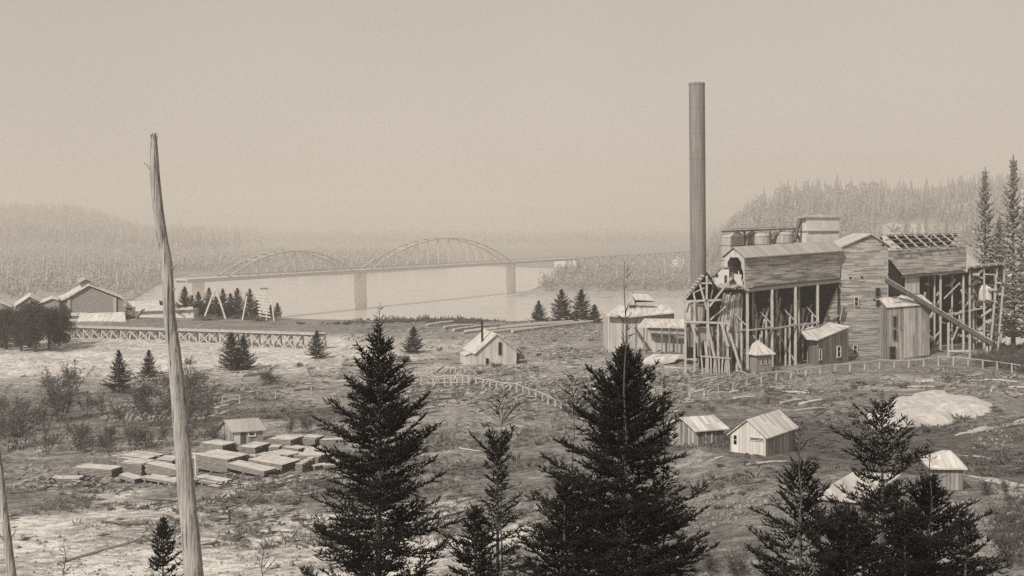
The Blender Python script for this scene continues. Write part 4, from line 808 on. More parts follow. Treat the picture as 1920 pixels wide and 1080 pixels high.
# ------------------------------------------------------------------ the works on the left bank
def left_works():
    Y = 375; V = lambda px, py, o=0: W(px, py, Y+o)
    R = thing('gabled_mill_hall', 'big grey gabled hall with a raised ridge vent beyond the trestle on the left', 'hall', gpt(165, Y)); bk = np.array([-9.5, 22., 0])
    b = MB(); b.prism([V(106,568), V(126,560), V(167,538), V(212,555), V(212,596), V(106,596)], bk); b.build('wall', M['timber_mid'], R)
    b = MB(); b.prism([V(212,557,.3), V(231,563,.3), V(231,596,.3), V(212,596,.3)], bk*.9); b.build('side_aisle', M['timber_mid'], R)
    b = MB(); b.prism([V(102,569,-1), V(125,560,-1), V(167,535.5,-1), V(167,535.5,-1)+bk*1.03, V(125,560,-1)+bk*1.03, V(102,569,-1)+bk*1.03], (0,0,.35)); b.prism([V(167,535.5,-1)+(.01,0,0), V(233,561,-1), V(233,561,-1)+bk, V(167,535.5,-1)+bk+(.01,0,0)], (0,0,.35)); b.build('roof', M['roofpale'], R)
    b = MB(); b.prism([V(152,538,3), V(172,538,3), V(172,530,3), V(161,525,3), V(152,530,3)], bk*.8); v = b.build('ridge_vent', M['timber_mid'], R)
    b = MB(); b.prism([V(148,531,2), V(161,524,2), V(161,524,2)+bk*.85, V(148,531,2)+bk*.85], (0,0,.25)); b.prism([V(161.1,524,2), V(174,529,2), V(174,529,2)+bk*.85, V(161.1,524,2)+bk*.85], (0,0,.25)); sub(b, 'vent_roof', M['roofgrey'], v, R)
    for x0, y0 in ((126,561), (212,557)):
        b = MB(); b.prism([V(x0,y0,-.4), V(x0+6,y0-3 if x0 < 200 else y0+1,-.4), V(x0+6,596,-.4), V(x0,596,-.4)], (0,.35,0)); b.build('pilaster', M['roofgrey'], R)
    def ghall(nm, lab, cat, l, pk, r, base, Y0, bk, rm='roofpale', wm='timber_mid'):
        R = thing(nm, lab, cat, gpt((l[0]+r[0])/2, Y0)); b = MB(); e = 1.0
        b.prism([W(l[0]+e,l[1]+1,Y0), W(pk[0],pk[1]+1,Y0), W(r[0]-e,r[1]+1,Y0), W(r[0]-e,base,Y0), W(l[0]+e,base,Y0)], bk); b.build('wall', M[wm], R); b = MB(); f = (0,-.7,0)
        b.prism([W(*l,Y0)+f, W(*pk,Y0)+f, W(*pk,Y0)+bk, W(*l,Y0)+bk], (0,0,.3)); b.prism([W(pk[0]+.02,pk[1],Y0)+f, W(*r,Y0)+f, W(*r,Y0)+bk, W(pk[0]+.02,pk[1],Y0)+bk], (0,0,.3)); b.build('roof', M[rm], R)
    ghall('low_gabled_hall', 'second gabled roof left of the big hall, above the dark trees', 'hall', (28,576), (58,556), (82,568), 590, 372, np.array([-9,20.,0]))
    ghall('corner_hall', 'low gable at the very left edge of the picture', 'hall', (-40,575), (-14,562), (24,576), 592, 374, np.array([-9,16.,0]))
    ghall('lean_roof_shed', 'small bright roof between the big hall and the second gable', 'shed', (72,571), (100,560), (112,563), 585, 368, np.array([-6,14.,0]))
    def long_shed(nm, lab, x0, x1, ye, yr, yb, Y0, dep, skew=0, wm='white', rm='roofpale', dark=True):
        R = thing(nm, lab, 'shed', gpt((x0+x1)/2, Y0)); b = MB(); s = (x1-x0); ze = lambda x: ye-(x-x0)*skew
        b.prism([W(x0+1,ze(x0),Y0), W(x1-1,ze(x1),Y0), W(x1-1,yb,Y0), W(x0+1,yb,Y0)], (0,dep,0)); b.build('wall', M[wm], R)
        b = MB(); b.prism([W(x0,ze(x0)+.5,Y0)-(0,1,0), W(x1,ze(x1)+.5,Y0)-(0,1,0), W(x1-4,yr-s*skew,Y0+dep/2), W(x0+4,yr,Y0+dep/2)], (0,0,.25)); b.prism([W(x1-4,yr-s*skew,Y0+dep/2)+(0,.01,0), W(x0+4,yr,Y0+dep/2)+(0,.01,0), W(x0,ze(x0),Y0)+(0,dep+1,0), W(x1,ze(x1),Y0)+(0,dep+1,0)], (0,0,.25)); b.build('roof', M[rm], R); return R
    long_shed('white_long_shed', 'long low white roofed shed in front of the big grey hall', 146, 238, 605, 589, 614, 335, 10, .03)
    long_shed('white_block', 'plain pale block at the left end of the long white shed', 114, 148, 592, 590, 614, 338, 8, .02)
    R = long_shed('pale_long_building', 'long pale walled building with small windows behind the leaning pole', 252, 364, 584, 576, 606, 352, 12, .04)
    for x in (263, 281, 298, 318, 346): a, c, z0, z1 = wq(x,x+6,597,603,351.9); hole(R, a, c, z0, z1, (0,-1), frame='timber_mid', fr=.15)
    long_shed('rough_roof_shed', 'shed with a ragged bright roof right of the big hall', 236, 302, 577, 566, 590, 380, 14, .02, wm='timber_mid')
    R = thing('low_flat_roof', 'narrow dark roofed store at the left end of the trestle deck', 'store', gpt(188, 330)); b = MB(); b.prism([W(150,611,331), W(215,608,331), W(215,614,331), W(150,615,331)], (0,4,0)); b.build('wall', M['timber_dark'], R); b = MB(); b.prism([W(146,611,330), W(214,607,330), W(214,607,335), W(146,611,335)], (0,0,.2)); b.build('roof', M['roofgrey'], R)
    o = W(250,595,345); b = MB()
    for k in range(14): a = on(W(243+k*1.1,600,345)+(0,random.uniform(-2,2),0)); b.bar(a, a+(random.uniform(-3,3), random.uniform(-2,2), random.uniform(1.5,4.5)), .35)
    tag(b.build('timber_jumble', M['timber_mid'], None, on(o)), 'dark jumble of poles right of the long white shed', 'timber heap')
left_works()
def derrick():
    Y = 344; R = thing('shear_legs', 'pale A shaped pair of shear legs before the dark firs by the river', 'shear legs', gpt(402, Y)); V = lambda x, y, o=0: W(x, y, Y+o)
    for x, s in ((381,0),(424,.5)): t = V(403,541); g = gpt(x, Y+s); b = MB(); b.bar(g-(0,0,.3), t if x < 400 else t+(.3,0,0), .45); b.build('leg', M['white'], R)
    b = MB(); b.bar(V(403,543,.6), gpt(404, Y+8), .12); b.build('guy', M['timber_mid'], R)
    R = thing('lattice_mast', 'pale ladder like mast with many cross arms right of the shear legs', 'mast', gpt(493, Y))
    for x in (487, 500): b = MB(); b.bar(gpt(x,Y), V(493+(x-493)*.6,541), .35); b.build('leg', M['white'], R)
    for k in range(8): y = 552+k*6; b = MB(); b.bar(V(479+k*.8,y-3,-.3), V(501+k,y+1,-.3), .35); b.build('cross_arm', M['white'], R)
    b = MB(); b.bar(V(488,541), V(503,541), .5); b.build('cap', M['timber_mid'], R)
    for (x0,y0,x1), lab in (((454,592,463), 'pale pole leaning right between shear legs and lattice mast'), ((514,592,508), 'pale pole leaning left at the riverside right of the lattice mast')):
        g = gpt(x0, Y); tag(MB().bar(g-(0,0,.2), W(x1,555,Y), .38).build('leaning_post', M['white'], None, g), lab, 'post')
    b = MB()
    for k in range(26): a = gpt(random.uniform(352,400), 342+random.uniform(-3,3)); b.bar(a, a+(random.uniform(1,5),random.uniform(-1,1),random.uniform(0,1.8)), .3)
    tag(b.build('log_pile', M['timber_dark'], None, gpt(376,342)), 'dark pile of rough logs at the foot of the shear legs', 'log pile')
derrick()

# ------------------------------------------------------------------ the bridge and the viaduct across the river
BX = lambda px: (lambda inv: np.array([(px-960)/F/inv, 1/inv]))((97-(px-370)*.0548)/(36.6*F))
ZD = CAMZ-36.6
def bridge():
    A, Bp, C = BX(372), BX(676), BX(958); R = thing('arch_bridge', 'long pale bridge with two tall arched trusses on concrete piers over the misty river', 'bridge', (Bp[0], Bp[1], RIV))
    d = (C-A)/np.linalg.norm(C-A); n = np.array([-d[1], d[0]]); A0 = A-d*16; C1 = BX(1075); hw = 5.5; z3 = lambda p, z: np.array([p[0], p[1], z])
    b = MB(); b.prism([z3(A0-n*hw,ZD), z3(C1-n*hw,ZD), z3(C1+n*hw,ZD), z3(A0+n*hw,ZD)], (0,0,-.9)); b.bar(z3(A0-n*hw,ZD-1.6), z3(C1-n*hw,ZD-1.6), .7, 2.0); b.bar(z3(A0+n*hw,ZD-1.6), z3(C1+n*hw,ZD-1.6), .7, 2.0); b.build('deck', M['steel'], R)
    b = MB(); [b.bar(z3(A0+s*n*hw,ZD+1.4), z3(C1+s*n*hw,ZD+1.4), .22) for s in (-1,1)]; b.build('railing', M['timber_mid'], R)
    for P, w in ((A,5.6), (Bp,8.0), (C,7.0)):
        g = min(gz1(*P), RIV)-2; b = MB(); b.prism([z3(P-d*w/2-n*4.2,g), z3(P+d*w/2-n*4.2,g), z3(P+d*w*.38-n*3.8,ZD-2.6), z3(P-d*w*.38-n*3.8,ZD-2.6)], (*(n*8),0)); b.build('pier', M['concrete'], R)
    for P0, P1, rise in ((BX(418), BX(652), 17.5), (BX(686), BX(950), 25.5)):
        N_ = 14; q = MB(); hg = MB(); L = P1-P0
        for s in (-1, 1):
            o = n*hw*s; prev = None
            for k in range(N_+1):
                t = k/N_; p = P0+L*t+o; h = rise*4*t*(1-t); c = z3(p, ZD+h)
                if prev is not None: q.bar(prev, c, .85, 1.1, .1)
                if 0 < k < N_: hg.bar(z3(p,ZD), c, .42)
                if prev is not None and 1 < k < N_: hg.bar(z3(P0+L*(k-1)/N_+o,ZD) if k <= N_/2 else c*0+z3(p,ZD), c if k <= N_/2 else prev, .26)
                prev = c
        for k in range(3, N_-2):
            t = k/N_; p = P0+L*t; h = rise*4*t*(1-t); q.bar(z3(p-n*hw,ZD+h), z3(p+n*hw,ZD+h), .5)
        ar = q.build('arch_truss', M['steel'], R); sub(hg, 'hangers', M['steel'], ar, R)
bridge()
def viaduct():
    a, c = BX(1076), BX(1520); timber_trestle('river_viaduct', 'faint pale timber viaduct continuing the bridge through the woods to the right', 'viaduct', a, c, ZD, 30, 9, ('timber_mid','concrete','concrete'), True, None, 1.1)
viaduct()

# ------------------------------------------------------------------ poles in the foreground
def tall_pole(name, label, pts, Y, jag):
    P = []; Rr = []
    for px, py, wpx in pts: P.append(W(px, py, Y)); Rr.append(wpx/2*Y/F)
    dv = P[-1]-P[-2]; dv = dv/abs(dv[2]); g = gz1(P[-1][0], P[-1][1]); last = P[-1]+dv*(P[-1][2]-g+.4); P.append(last); Rr.append(Rr[-1]*1.12)
    # resample densely with knots and slight wobble
    Q = np.array(P); T = np.concatenate([[0], np.cumsum(np.linalg.norm(np.diff(Q, axis=0), axis=1))]); n = 150; tt = np.linspace(0, T[-1], n); rr = np.interp(tt, T, Rr); pts3 = np.stack([np.interp(tt, T, Q[:,i]) for i in range(3)], 1)
    m = 22; V = []; rs = np.random.RandomState(jag); prof = rs.rand(m)*.10
    for i in range(n):
        for k in range(m):
            a = 2*math.pi*k/m; f = 1+.05*vnoise(np.array([a*2.2]), np.array([tt[i]*1.1]), 1, jag)[0]+.035*math.sin(a*3+tt[i]*.3)+prof[k]*.5*(1 if vnoise(np.array([k*1.7]), np.array([tt[i]*.5]), 1, jag+1)[0] > 0 else .1)
            p = pts3[i]+rr[i]*f*np.array([math.cos(a), math.sin(a), 0])
            if i == 0: p = p+(0, 0, .16*rs.rand()-.05)
            V.append(p)
    Fs = [(i*m+k, i*m+(k+1) % m, (i+1)*m+(k+1) % m, (i+1)*m+k) for i in range(n-1) for k in range(m)]+[tuple(range(m))]
    R = thing(name, label, 'pole', last); b = MB(); b.add(V, Fs); b.build('trunk', M['pole'], R, smooth_=True, uv=False); return R, pts3, rr
R, pp, rr = tall_pole('dead_tree_pole', 'tall bare leaning dead trunk with a splintered tip in the left foreground', [(288,256,11),(289,292,15),(290,330,18),(296,390,19),(303,440,19),(312,490,20),(315,540,21),(317,590,22),(324,640,23),(330,700,25),(337,780,27),(344,860,29),(350,930,31),(358,1010,33),(364,1080,35)], 26, 5)
for (px, py, w, s) in ((272,322,.03,0),(322,508,.05,1),(328,620,.035,1),(296,254,.02,0),(281,262,.02,0),(323,545,.04,1)):
    k = int(np.argmin(np.abs(pp[:,2]-W(px, py, 26)[2]))); c = pp[k]; b = MB()
    if py > 300: e = c+((rr[k]*1.25+ (.10 if py < 340 else 0))*(1 if s else -1), -.02, .05+(.12 if py < 340 else 0)); b.tube([c, (c+e)/2+(0,0,-.03), e], [w*1.6, w*1.2, w*.6], 8)
    else: b.tube([pp[0]+((px-288)*.004,0,-.1), W(px,py,26)], [.045,.008], 7)
    b.build('stub', M['pole'], R)
tall_pole('leaning_pole', 'thin dark leaning pole at the lower left corner', [(-6,840,10),(0,880,11),(8,960,13),(16,1030,15),(22,1080,16)], 25, 8)
_g = on(W(1172, 490, 44)); 

# ------------------------------------------------------------------ conifers
def conifer(H, rad, seed, whorl=.42, nb=6, prof=None, up_top=1.0, droop=.25, twig=.17, shoot=(.16,.022), lead=.6, sparse=0.0, gapf=None, tr=None, bare=.04, wob=.25, z0=.06, minr=.12, sub2=True, shoot_len_top=1.0):
    """returns (trunk mesh data, crown mesh data) for one fir; z up, base at the origin"""
    rs = np.random.RandomState(seed); tb = MB(); tr = tr or H*.011
    ctr = lambda z: np.array([wob*.12*math.sin(z*.5+seed), wob*.12*math.cos(z*.37+seed*2), z])
    tb.tube([ctr(H*k/16) for k in range(17)], [tr*(1-k/16)**.9+.012 for k in range(17)], 8)
    P, Q, Rr = [], [], []; BP, BQ, BR = [], [], []; z = H*z0
    for z_ in [0]:
        pass
    while z < H-lead:
        f = 1-(z/H); r = (prof(f) if prof else rad*min(1, f*1.15)**.85)
        n = nb+rs.randint(-1, 2); a0 = rs.rand()*6.28
        for k in range(n):
            if rs.rand() < sparse: continue
            a = a0+2*math.pi*k/n+rs.uniform(-.3,.3); L = max(minr, r*rs.choice([rs.uniform(.55,.9), rs.uniform(.8,1.25)])); el = math.radians(50*math.exp(-f*4)*up_top+16-28*f*droop+rs.uniform(-15, 15))
            h = np.array([math.cos(a), math.sin(a), 0]); base = ctr(z+rs.uniform(-.3,.3)*whorl); m = max(3, int(L/twig)); pts = []
            cu = rs.uniform(-.1,.25)
            for i in range(m+1):
                t = i/m; pts.append(base+h*L*t*math.cos(el)+np.array([0,0,L*(t*math.sin(el)-droop*t*(1-t)*1.2+cu*t*t*.35)]))
            for i in range(m): BP.append(pts[i]); BQ.append(pts[i+1]); BR.append(.006+.010*L*(1-i/m)*.5)
            side = np.array([-h[1], h[0], 0])
            for i in range(1, m+1):
                t = i/m
                if t < bare+.1: continue
                d0 = (pts[i]-pts[i-1]); d0 /= np.linalg.norm(d0)
                P.append(pts[i-1]); Q.append(pts[i]+d0*.06); Rr.append(shoot[1]*1.2)
                ln = L*.42*(1-t)**.7*(.35+.65*min(1, t*3))+.10
                for s in (-1, 1):
                    if rs.rand() < .12: continue
                    l2 = ln*rs.uniform(.6,1.2); dd = d0*.62+side*s*.78+np.array([0,0,rs.uniform(-.3,.35)]); dd /= np.linalg.norm(dd); e = pts[i]+dd*l2+np.array([0,0,-.10*l2*droop])
                    P.append(pts[i]); Q.append(e); Rr.append(shoot[1])
                    if sub2:
                        k2 = int(l2/(shoot[0]*.62))
                        for j in range(1, k2+1):
                            q = pts[i]+(e-pts[i])*j/(k2+1)
                            for s2 in (-1, 1):
                                d3 = dd*.75+np.cross(dd, [0,0,1.])*s2*rs.uniform(.3,.8)+np.array([0,0,rs.uniform(-.15,.75)]); l3 = shoot[0]*rs.uniform(.6,1.25)
                                P.append(q); Q.append(q+d3*l3); Rr.append(shoot[1]*.95)
                    elif l2 > shoot[0]:
                        for j in (1, 2):
                            q = pts[i]+(e-pts[i])*j/3; d3 = dd*.6+np.cross(dd, [0,0,1.])*(1 if rs.rand() < .5 else -1)*.7; P.append(q); Q.append(q+d3*shoot[0]*rs.uniform(.7,1.3)); Rr.append(shoot[1])
            # upright tip shoots near the top
        z += whorl*(.55+.75*min(1, f*2.2))*rs.uniform(.8,1.2)
    # leader with its own small shoots
    for k in range(int(lead/.12)+1):
        zz = H-lead+k*.12
        if zz < H-.1:
            for j in range(3 if k < 2 or lead < 1 else 1): a = rs.rand()*6.28; P.append(ctr(zz)); Q.append(ctr(zz)+np.array([math.cos(a)*.12, math.sin(a)*.12, .10])*(1 if lead < 1.6 else .5)); Rr.append(shoot[1]*.8)
    global RS; RS = np.random.RandomState(seed)
    V1, F1 = spindles(P, Q, np.array(Rr)*np.random.RandomState(seed+1).uniform(.75,1.3,len(P))); V2, F2 = spindles(BP, BQ, np.array(BR), fat=.1)
    return tb, (V1, F1), (V2, F2), np.concatenate(tb.V)
def place_conifer(name, label, loc, data, leafm, barkm='bark', group=None, cat='tree'):
    tb, (V1, F1), (V2, F2), _ = data; R = thing(name, label, cat, loc, group); c = np.array(R['_o']); t = MB(); t.V = [v+c for v in tb.V]; t.F = tb.F; t.n = tb.n; t.build('trunk', M[barkm], R, uv=False)
    me = raw_mesh('crown', V1, F1, M[leafm]); o = D.objects.new('crown', me); COL.objects.link(o); o.parent = R
    if len(V2): me = raw_mesh('limbs', V2, F2, M[barkm]); o = D.objects.new('limbs', me); COL.objects.link(o); o.parent = R
    return R
def near_fir(px, pytop, Y, label, **k):
    X = (px-960)/F*Y; zt = W(px, pytop, Y)[2]; g = gz1(X, Y); H = zt-g; return place_conifer('fir_tree', label, (X, Y, g-.1), conifer(H+.1, **k), k.pop('mat', 'fir') if False else 'fir')
def profile(H, Y, pts):
    """crown half width as a function of the height fraction below the top, from (py, half width px) pairs"""
    ys = [p[0] for p in pts]; ws = [p[1]*Y/F for p in pts]
    return lambda f, top=pts[0][0]: float(np.interp(top+f*H*F/Y, ys, ws))
def big_fir(px, pytop, Y, label, pts, seed, **k):
    X = (px-960)/F*Y; zt = W(px, pytop, Y)[2]; g = gz1(X, Y); H = zt-g+.1; pf = profile(H, Y, [(pytop, .1)]+pts); return place_conifer('fir_tree', label, (X, Y, g-.1), conifer(H, 3, seed, prof=pf, **k), 'fir')
big_fir(710, 596, 47, 'large dark fir left of centre in the foreground', [(640,12),(662,34),(700,58),(760,86),(830,114),(900,134),(960,136),(1080,158),(1300,170)], 3, lead=.5, whorl=.43, nb=8, sparse=.08, droop=.15, shoot=(.24,.030), twig=.21)
big_fir(1170, 640, 45, 'broadest blackest fir in the centre right foreground', [(655,10),(690,34),(740,76),(800,112),(880,136),(960,152),(1040,175),(1300,190)], 14, lead=.35, whorl=.39, nb=9, sparse=.08, droop=.2, shoot=(.24,.031), twig=.205)
big_fir(932, 822, 50, 'narrow ragged fir between the two largest ones', [(838,50),(862,62),(885,32),(920,28),(960,52),(1080,72),(1300,90)], 23, lead=.25, whorl=.46, nb=6, sparse=.25, droop=.2, shoot=(.23,.030), twig=.21)
big_fir(1655, 728, 41, 'fir with wide light branches before the low pale roof at lower right', [(755,30),(800,44),(850,90),(900,98),(950,92),(1000,130),(1080,150),(1300,170)], 31, lead=.5, whorl=.54, nb=6, droop=.05, shoot=(.24,.027), twig=.22, sparse=.1)
big_fir(1500, 868, 40, 'lower fir with upswept branches left of the light branched one', [(880,26),(920,60),(960,66),(1000,92),(1080,104),(1300,120)], 42, lead=.3, whorl=.42, nb=6, droop=0, shoot=(.24,.027), twig=.22, sparse=.12)
big_fir(1742, 896, 43, 'dense fir at lower right covering the hip roofed shed', [(910,18),(940,44),(975,84),(1010,104),(1080,126),(1300,140)], 55, lead=.3, whorl=.38, nb=7, droop=.1, shoot=(.24,.029), twig=.21)
big_fir(305, 972, 60, 'small dark fir beside the foot of the big leaning pole', [(990,14),(1020,30),(1050,36),(1080,42),(1300,60)], 61, lead=.3, whorl=.38, nb=6, droop=.1, shoot=(.26,.042), twig=.26)
big_fir(1060, 900, 36, 'low dark fir filling the gap below the two largest firs', [(930,30),(980,60),(1040,95),(1080,110),(1300,150)], 71, lead=.25, whorl=.38, nb=7, droop=.1, shoot=(.22,.028), twig=.2)
big_fir(890, 955, 38, 'low dark fir at the bottom between left and narrow fir', [(980,28),(1020,45),(1080,70),(1300,110)], 73, lead=.2, whorl=.38, nb=7, droop=.1, shoot=(.22,.028), twig=.2)
big_fir(1590, 958, 37, 'dark fir at the bottom right of the upswept one', [(970,30),(995,60),(1025,84),(1080,112),(1300,130)], 77, lead=.3, whorl=.36, nb=7, droop=.1, shoot=(.22,.028), twig=.2)
big_fir(1698, 945, 39, 'dark fir between the light branched fir and the dense one', [(962,30),(990,62),(1030,80),(1080,96),(1300,120)], 83, lead=.3, sparse=.15, whorl=.42, nb=7, droop=.1, shoot=(.22,.028), twig=.2)
big_fir(1810, 965, 40, 'dark low fir at the bottom right of the dense one', [(985,20),(1020,40),(1080,60),(1300,90)], 79, lead=.3, whorl=.4, nb=6, droop=.1, shoot=(.22,.028), twig=.21, sparse=.1)
def sapling(px, pytop, pybot, Y, label, seed, nbr, blen, thick=.02, name='bare_sapling', shootm=None):
    """thin leader with a few upswept bare twigs"""
    X = (px-960)/F*Y; g = gz1(X, Y); zt = W(px, pytop, Y)[2]; rs = np.random.RandomState(seed); R = thing(name, label, 'sapling', (X, Y, g)); H = zt-g
    b = MB(); pts = [np.array([X+.05*math.sin(k*1.3+seed), Y, g+H*k/20]) for k in range(21)]; b.tube(pts, [thick*1.9*(1-k/20)**.6+.008 for k in range(21)], 7); b.build('stem', M['bark'], R, uv=False); P, Q, r = [], [], []
    zb = W(px, pybot, Y)[2]
    for k in range(nbr):
        z = zb+(zt-zb)*.97*rs.rand()**1.3; a = rs.rand()*6.28; L = blen*rs.uniform(.5,1.1)*(1-(z-zb)/(zt-zb)*.75); el = rs.uniform(.2,.95); p0 = np.array([X, Y, z]); d = np.array([math.cos(a)*math.cos(el), math.sin(a)*math.cos(el), math.sin(el)]); e = p0+d*L; P.append(p0); Q.append(e); r.append(thick*.75)
        for j in range(int(L/.14)):
            t = (j+1)/(L/.14+1); c = p0+(e-p0)*t; w = rs.uniform(-1,1,3)*.55; P.append(c); Q.append(c+(d+w)*.13*rs.uniform(.5,1.2)); r.append(thick*.6)
    V, Fa = spindles(np.array(P)-[X,Y,g], np.array(Q)-[X,Y,g], np.array(r)); me = raw_mesh('branches', V, Fa, M['fir']); o = D.objects.new('branches', me); COL.objects.link(o); o.parent = R; return R
sapling(1172, 488, 700, 44, 'very long thin bare leader rising above the blackest fir', 5, 26, .95, .024)
sapling(712, 566, 650, 46.6, 'thin splayed leader standing above the large left fir', 6, 22, .9, .018)
sapling(1745, 820, 905, 41, 'thin pale leader right of the light branched fir', 7, 22, .8, .018)
sapling(1500, 775, 880, 39, 'thin leader with splayed twigs above the upswept fir', 8, 22, .8, .018)
sapling(940, 735, 800, 50, 'spindly leafless top reaching above the narrow fir', 9, 46, 1.7, .02)
sapling(492, 1008, 1080, 58, 'small spindly sapling in the pale sand right of the big pole', 10, 26, 1.3, .022)
sapling(121, 1008, 1080, 58, 'thin twiggy sapling at lower left near the corner pole', 11, 24, .8, .02)
sapling(1075, 700, 790, 52, 'sparse dead branched tree left of the blackest fir', 12, 60, 2.1, .022)
sapling(1245, 700, 820, 47, 'sparse dead branched tree right of the blackest fir', 13, 46, 1.6, .022)

# firs in the middle distance
proto = {}
def mid_fir(px, pyt, pyb, label, group, seed, wr=.30, mat='firmid', Y=None, name='fir_tree', nb=7, sparse=0, wf=34):
    g = G(px, pyb) if Y is None else gpt(px, Y); H = (pyb-pyt)*g[1]/F if Y is None else W(px, pyt, g[1])[2]-g[2]
    d = conifer(H, H*wr*1.22, seed, whorl=H/wf, nb=nb, droop=.35, twig=H/30, shoot=(H/26, H/150), lead=H*.05, tr=H*.012, sub2=False, minr=H*.02, z0=.10, sparse=sparse); return place_conifer(name, label, g-(0,0,.1), d, mat, 'bark', group)
GM = 'firs scattered over the flat'
for i, (px, a, b_, lab, wr) in enumerate([(223,654,736,'dark fir with layered branches in the left field',.30),(279,654,708,'fir just behind and right of the layered one in the left field',.33),(434,620,694,'rounded fir in front of the trestle right of the big pole',.36),(456,626,694,'right half of the pair of firs before the trestle',.36),(594,618,672,'lone small fir at the right end of the trestle',.33),(775,611,662,'small fir above the boardwalk',.42),
   (1010,562,593,'smallest fir at the left of the riverside group',.40),(1053,541,592,'pointed fir in the middle of the riverside group',.40),(1090,541,594,'broad fir in the riverside group',.42),(1115,570,594,'short fir at the right end of the riverside group',.45)]):
    mid_fir(px, a, b_, lab, GM, 100+i, wr, Y=None if i < 6 else 339-i)
GL = 'dark firs on the left river bank'
for i, (px, a, b_) in enumerate([(346,535,590),(372,545,594),(392,538,592),(418,540,592),(432,548,598),(445,538,590),(468,540,588),(482,560,598),(520,566,594),(508,570,596),(360,552,590),(405,555,596)]):
    mid_fir(px, a, b_, 'dark fir among those on the left river bank by the shear legs', GL, 130+i, .33, Y=355+(i*5) % 14)
# tall firs at the right edge
for i, (px, a, Y, lab, wr) in enumerate([(1847,312,283,'tall ragged fir rising behind the loading staging',.12),(1900,288,276,'tallest fir at the right edge of the picture',.13),(1925,345,270,'fir cut by the right edge beside the tallest one',.13),(1874,400,290,'shorter fir between the two tall ragged ones',.15),(1736,385,1250,'slim fir standing alone on the hillside above the stripped roof',.07),(1698,402,1300,'small fir on the slope left of the slim one',.09),(1775,408,1280,'small fir on the slope right of the slim one',.14)]):
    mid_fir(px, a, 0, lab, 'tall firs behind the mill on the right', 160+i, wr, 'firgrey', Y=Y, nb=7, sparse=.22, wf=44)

# leafy round trees far left
def leafy(name, label, g, H, r, seed, group=None, mat='leaf', n=2600, lobes=16, leaf=.28, cat='tree'):
    rs = np.random.RandomState(seed); R = thing(name, label, cat, g, group); b = MB(); c = np.array(g, float); b.tube([c-(0,0,.3), c+(0,0,H*.4), c+(0,0,H*.75)], [r*.07+.05, r*.05+.03, .02], 7)
    Lb = np.stack([rs.normal(0,r*.42,lobes), rs.normal(0,r*.42,lobes), H*(.18+.72*rs.rand(lobes))], 1); Lr = r*rs.uniform(.28,.5,lobes)
    for q in Lb[:8]: b.tube([c+(0,0,H*.25), c+q*.95], [.06, .015], 5)
    b.build('trunk', M['bark'], R, uv=False); k = rs.randint(0, lobes, n); v = rs.normal(0,1,(n,3)); v /= np.linalg.norm(v,axis=1)[:,None]; p = Lb[k]+v*(Lr[k]*rs.uniform(.55,1.12,n))[:,None]; p[:,2] = np.maximum(p[:,2], .1)
    d = rs.normal(0,1,(n,3)); d[:,2] = np.abs(d[:,2])+.3; d /= np.linalg.norm(d,axis=1)[:,None]; V, Fa = spindles(p, p+d*leaf*rs.uniform(.6,1.5,n)[:,None], leaf*.35); me = raw_mesh('crown', V, Fa, M[mat]); o = D.objects.new('crown', me); COL.objects.link(o); o.parent = R; return R
GT = 'dark leafy trees at the left end of the trestle'
for i, (px, py, h, w, lab) in enumerate([(12,655,78,26,'dark leafy tree at the extreme left edge before the halls'),(40,659,74,24,'dark leafy tree second from the left edge'),(66,660,92,28,'tallest of the dark leafy trees before the halls'),(92,655,78,26,'dark leafy tree beneath the left corner of the big hall'),(112,650,70,22,'dark leafy tree touching the end of the trestle'),(-10,652,70,24,'dark leafy tree cut by the left edge'),(55,650,86,26,'dark leafy tree behind the tallest one of the clump')]):
    g = G(px, py); leafy('leafy_tree', lab, g, h*g[1]/F, w*g[1]/F*1.15, 200+i, GT, n=4200, lobes=22, leaf=.34)

# bare shrubs and leafless trees
def bare(H, spread, seed, stems=9, twigs=900, r=.018):
    rs = np.random.RandomState(seed); P, Q, R_ = [], [], []; nodes = []
    for k in range(stems):
        a = rs.rand()*6.28; d = np.array([math.cos(a)*spread*rs.uniform(.2,1), math.sin(a)*spread*rs.uniform(.2,1), 1.]); d /= np.linalg.norm(d); p = rs.normal(0,.15*spread,3)*[1,1,0]; L = H*rs.uniform(.6,1.0); m = 7
        for i in range(m): q = p+d*L/m; P.append(p); Q.append(q); R_.append(r*2.2*(1-i/m)+r*.6); nodes.append((q, d, i/m)); d = d+rs.normal(0,.12,3); d /= np.linalg.norm(d); p = q
    while len(P) < twigs:
        q, d, t = nodes[rs.randint(len(nodes))]
        if q[2] < H*.12: continue
        e = d*.8+rs.normal(0,.5,3); e[2] = abs(e[2])*.9+.15; e /= np.linalg.norm(e); L = H*.26*rs.uniform(.4,1.1)*(1.15-t); f = q+e*L; P.append(q); Q.append(f); R_.append(r*.75)
        if L > H*.1 and len(nodes) < 500: nodes.append((q+e*L*.6, e, min(1, t+.3)))
    return spindles(P, Q, np.array(R_), fat=.2)
BARE = []
for k in range(6): V, Fa = bare(1.0, [.9,.7,1.1,.6,.8,1.0][k], 300+k, 10, 1100, .0055); BARE.append(raw_mesh('branches', V, Fa, M['twig']))
BARE2 = []
for k in range(4): V, Fa = bare(1.0, [1.4,1.2,1.6,1.3][k], 340+k, 16, 1500, .010); BARE2.append(raw_mesh('branches', V, Fa, M['scrub']))
def put(name, me, p, s, rz, label, cat, group, sz=None):
    o = D.objects.new(name, me); COL.objects.link(o); o.location = p; o.scale = (s, s, sz or s); o.rotation_euler = (0, 0, rz); return tag(o, label, cat, group)
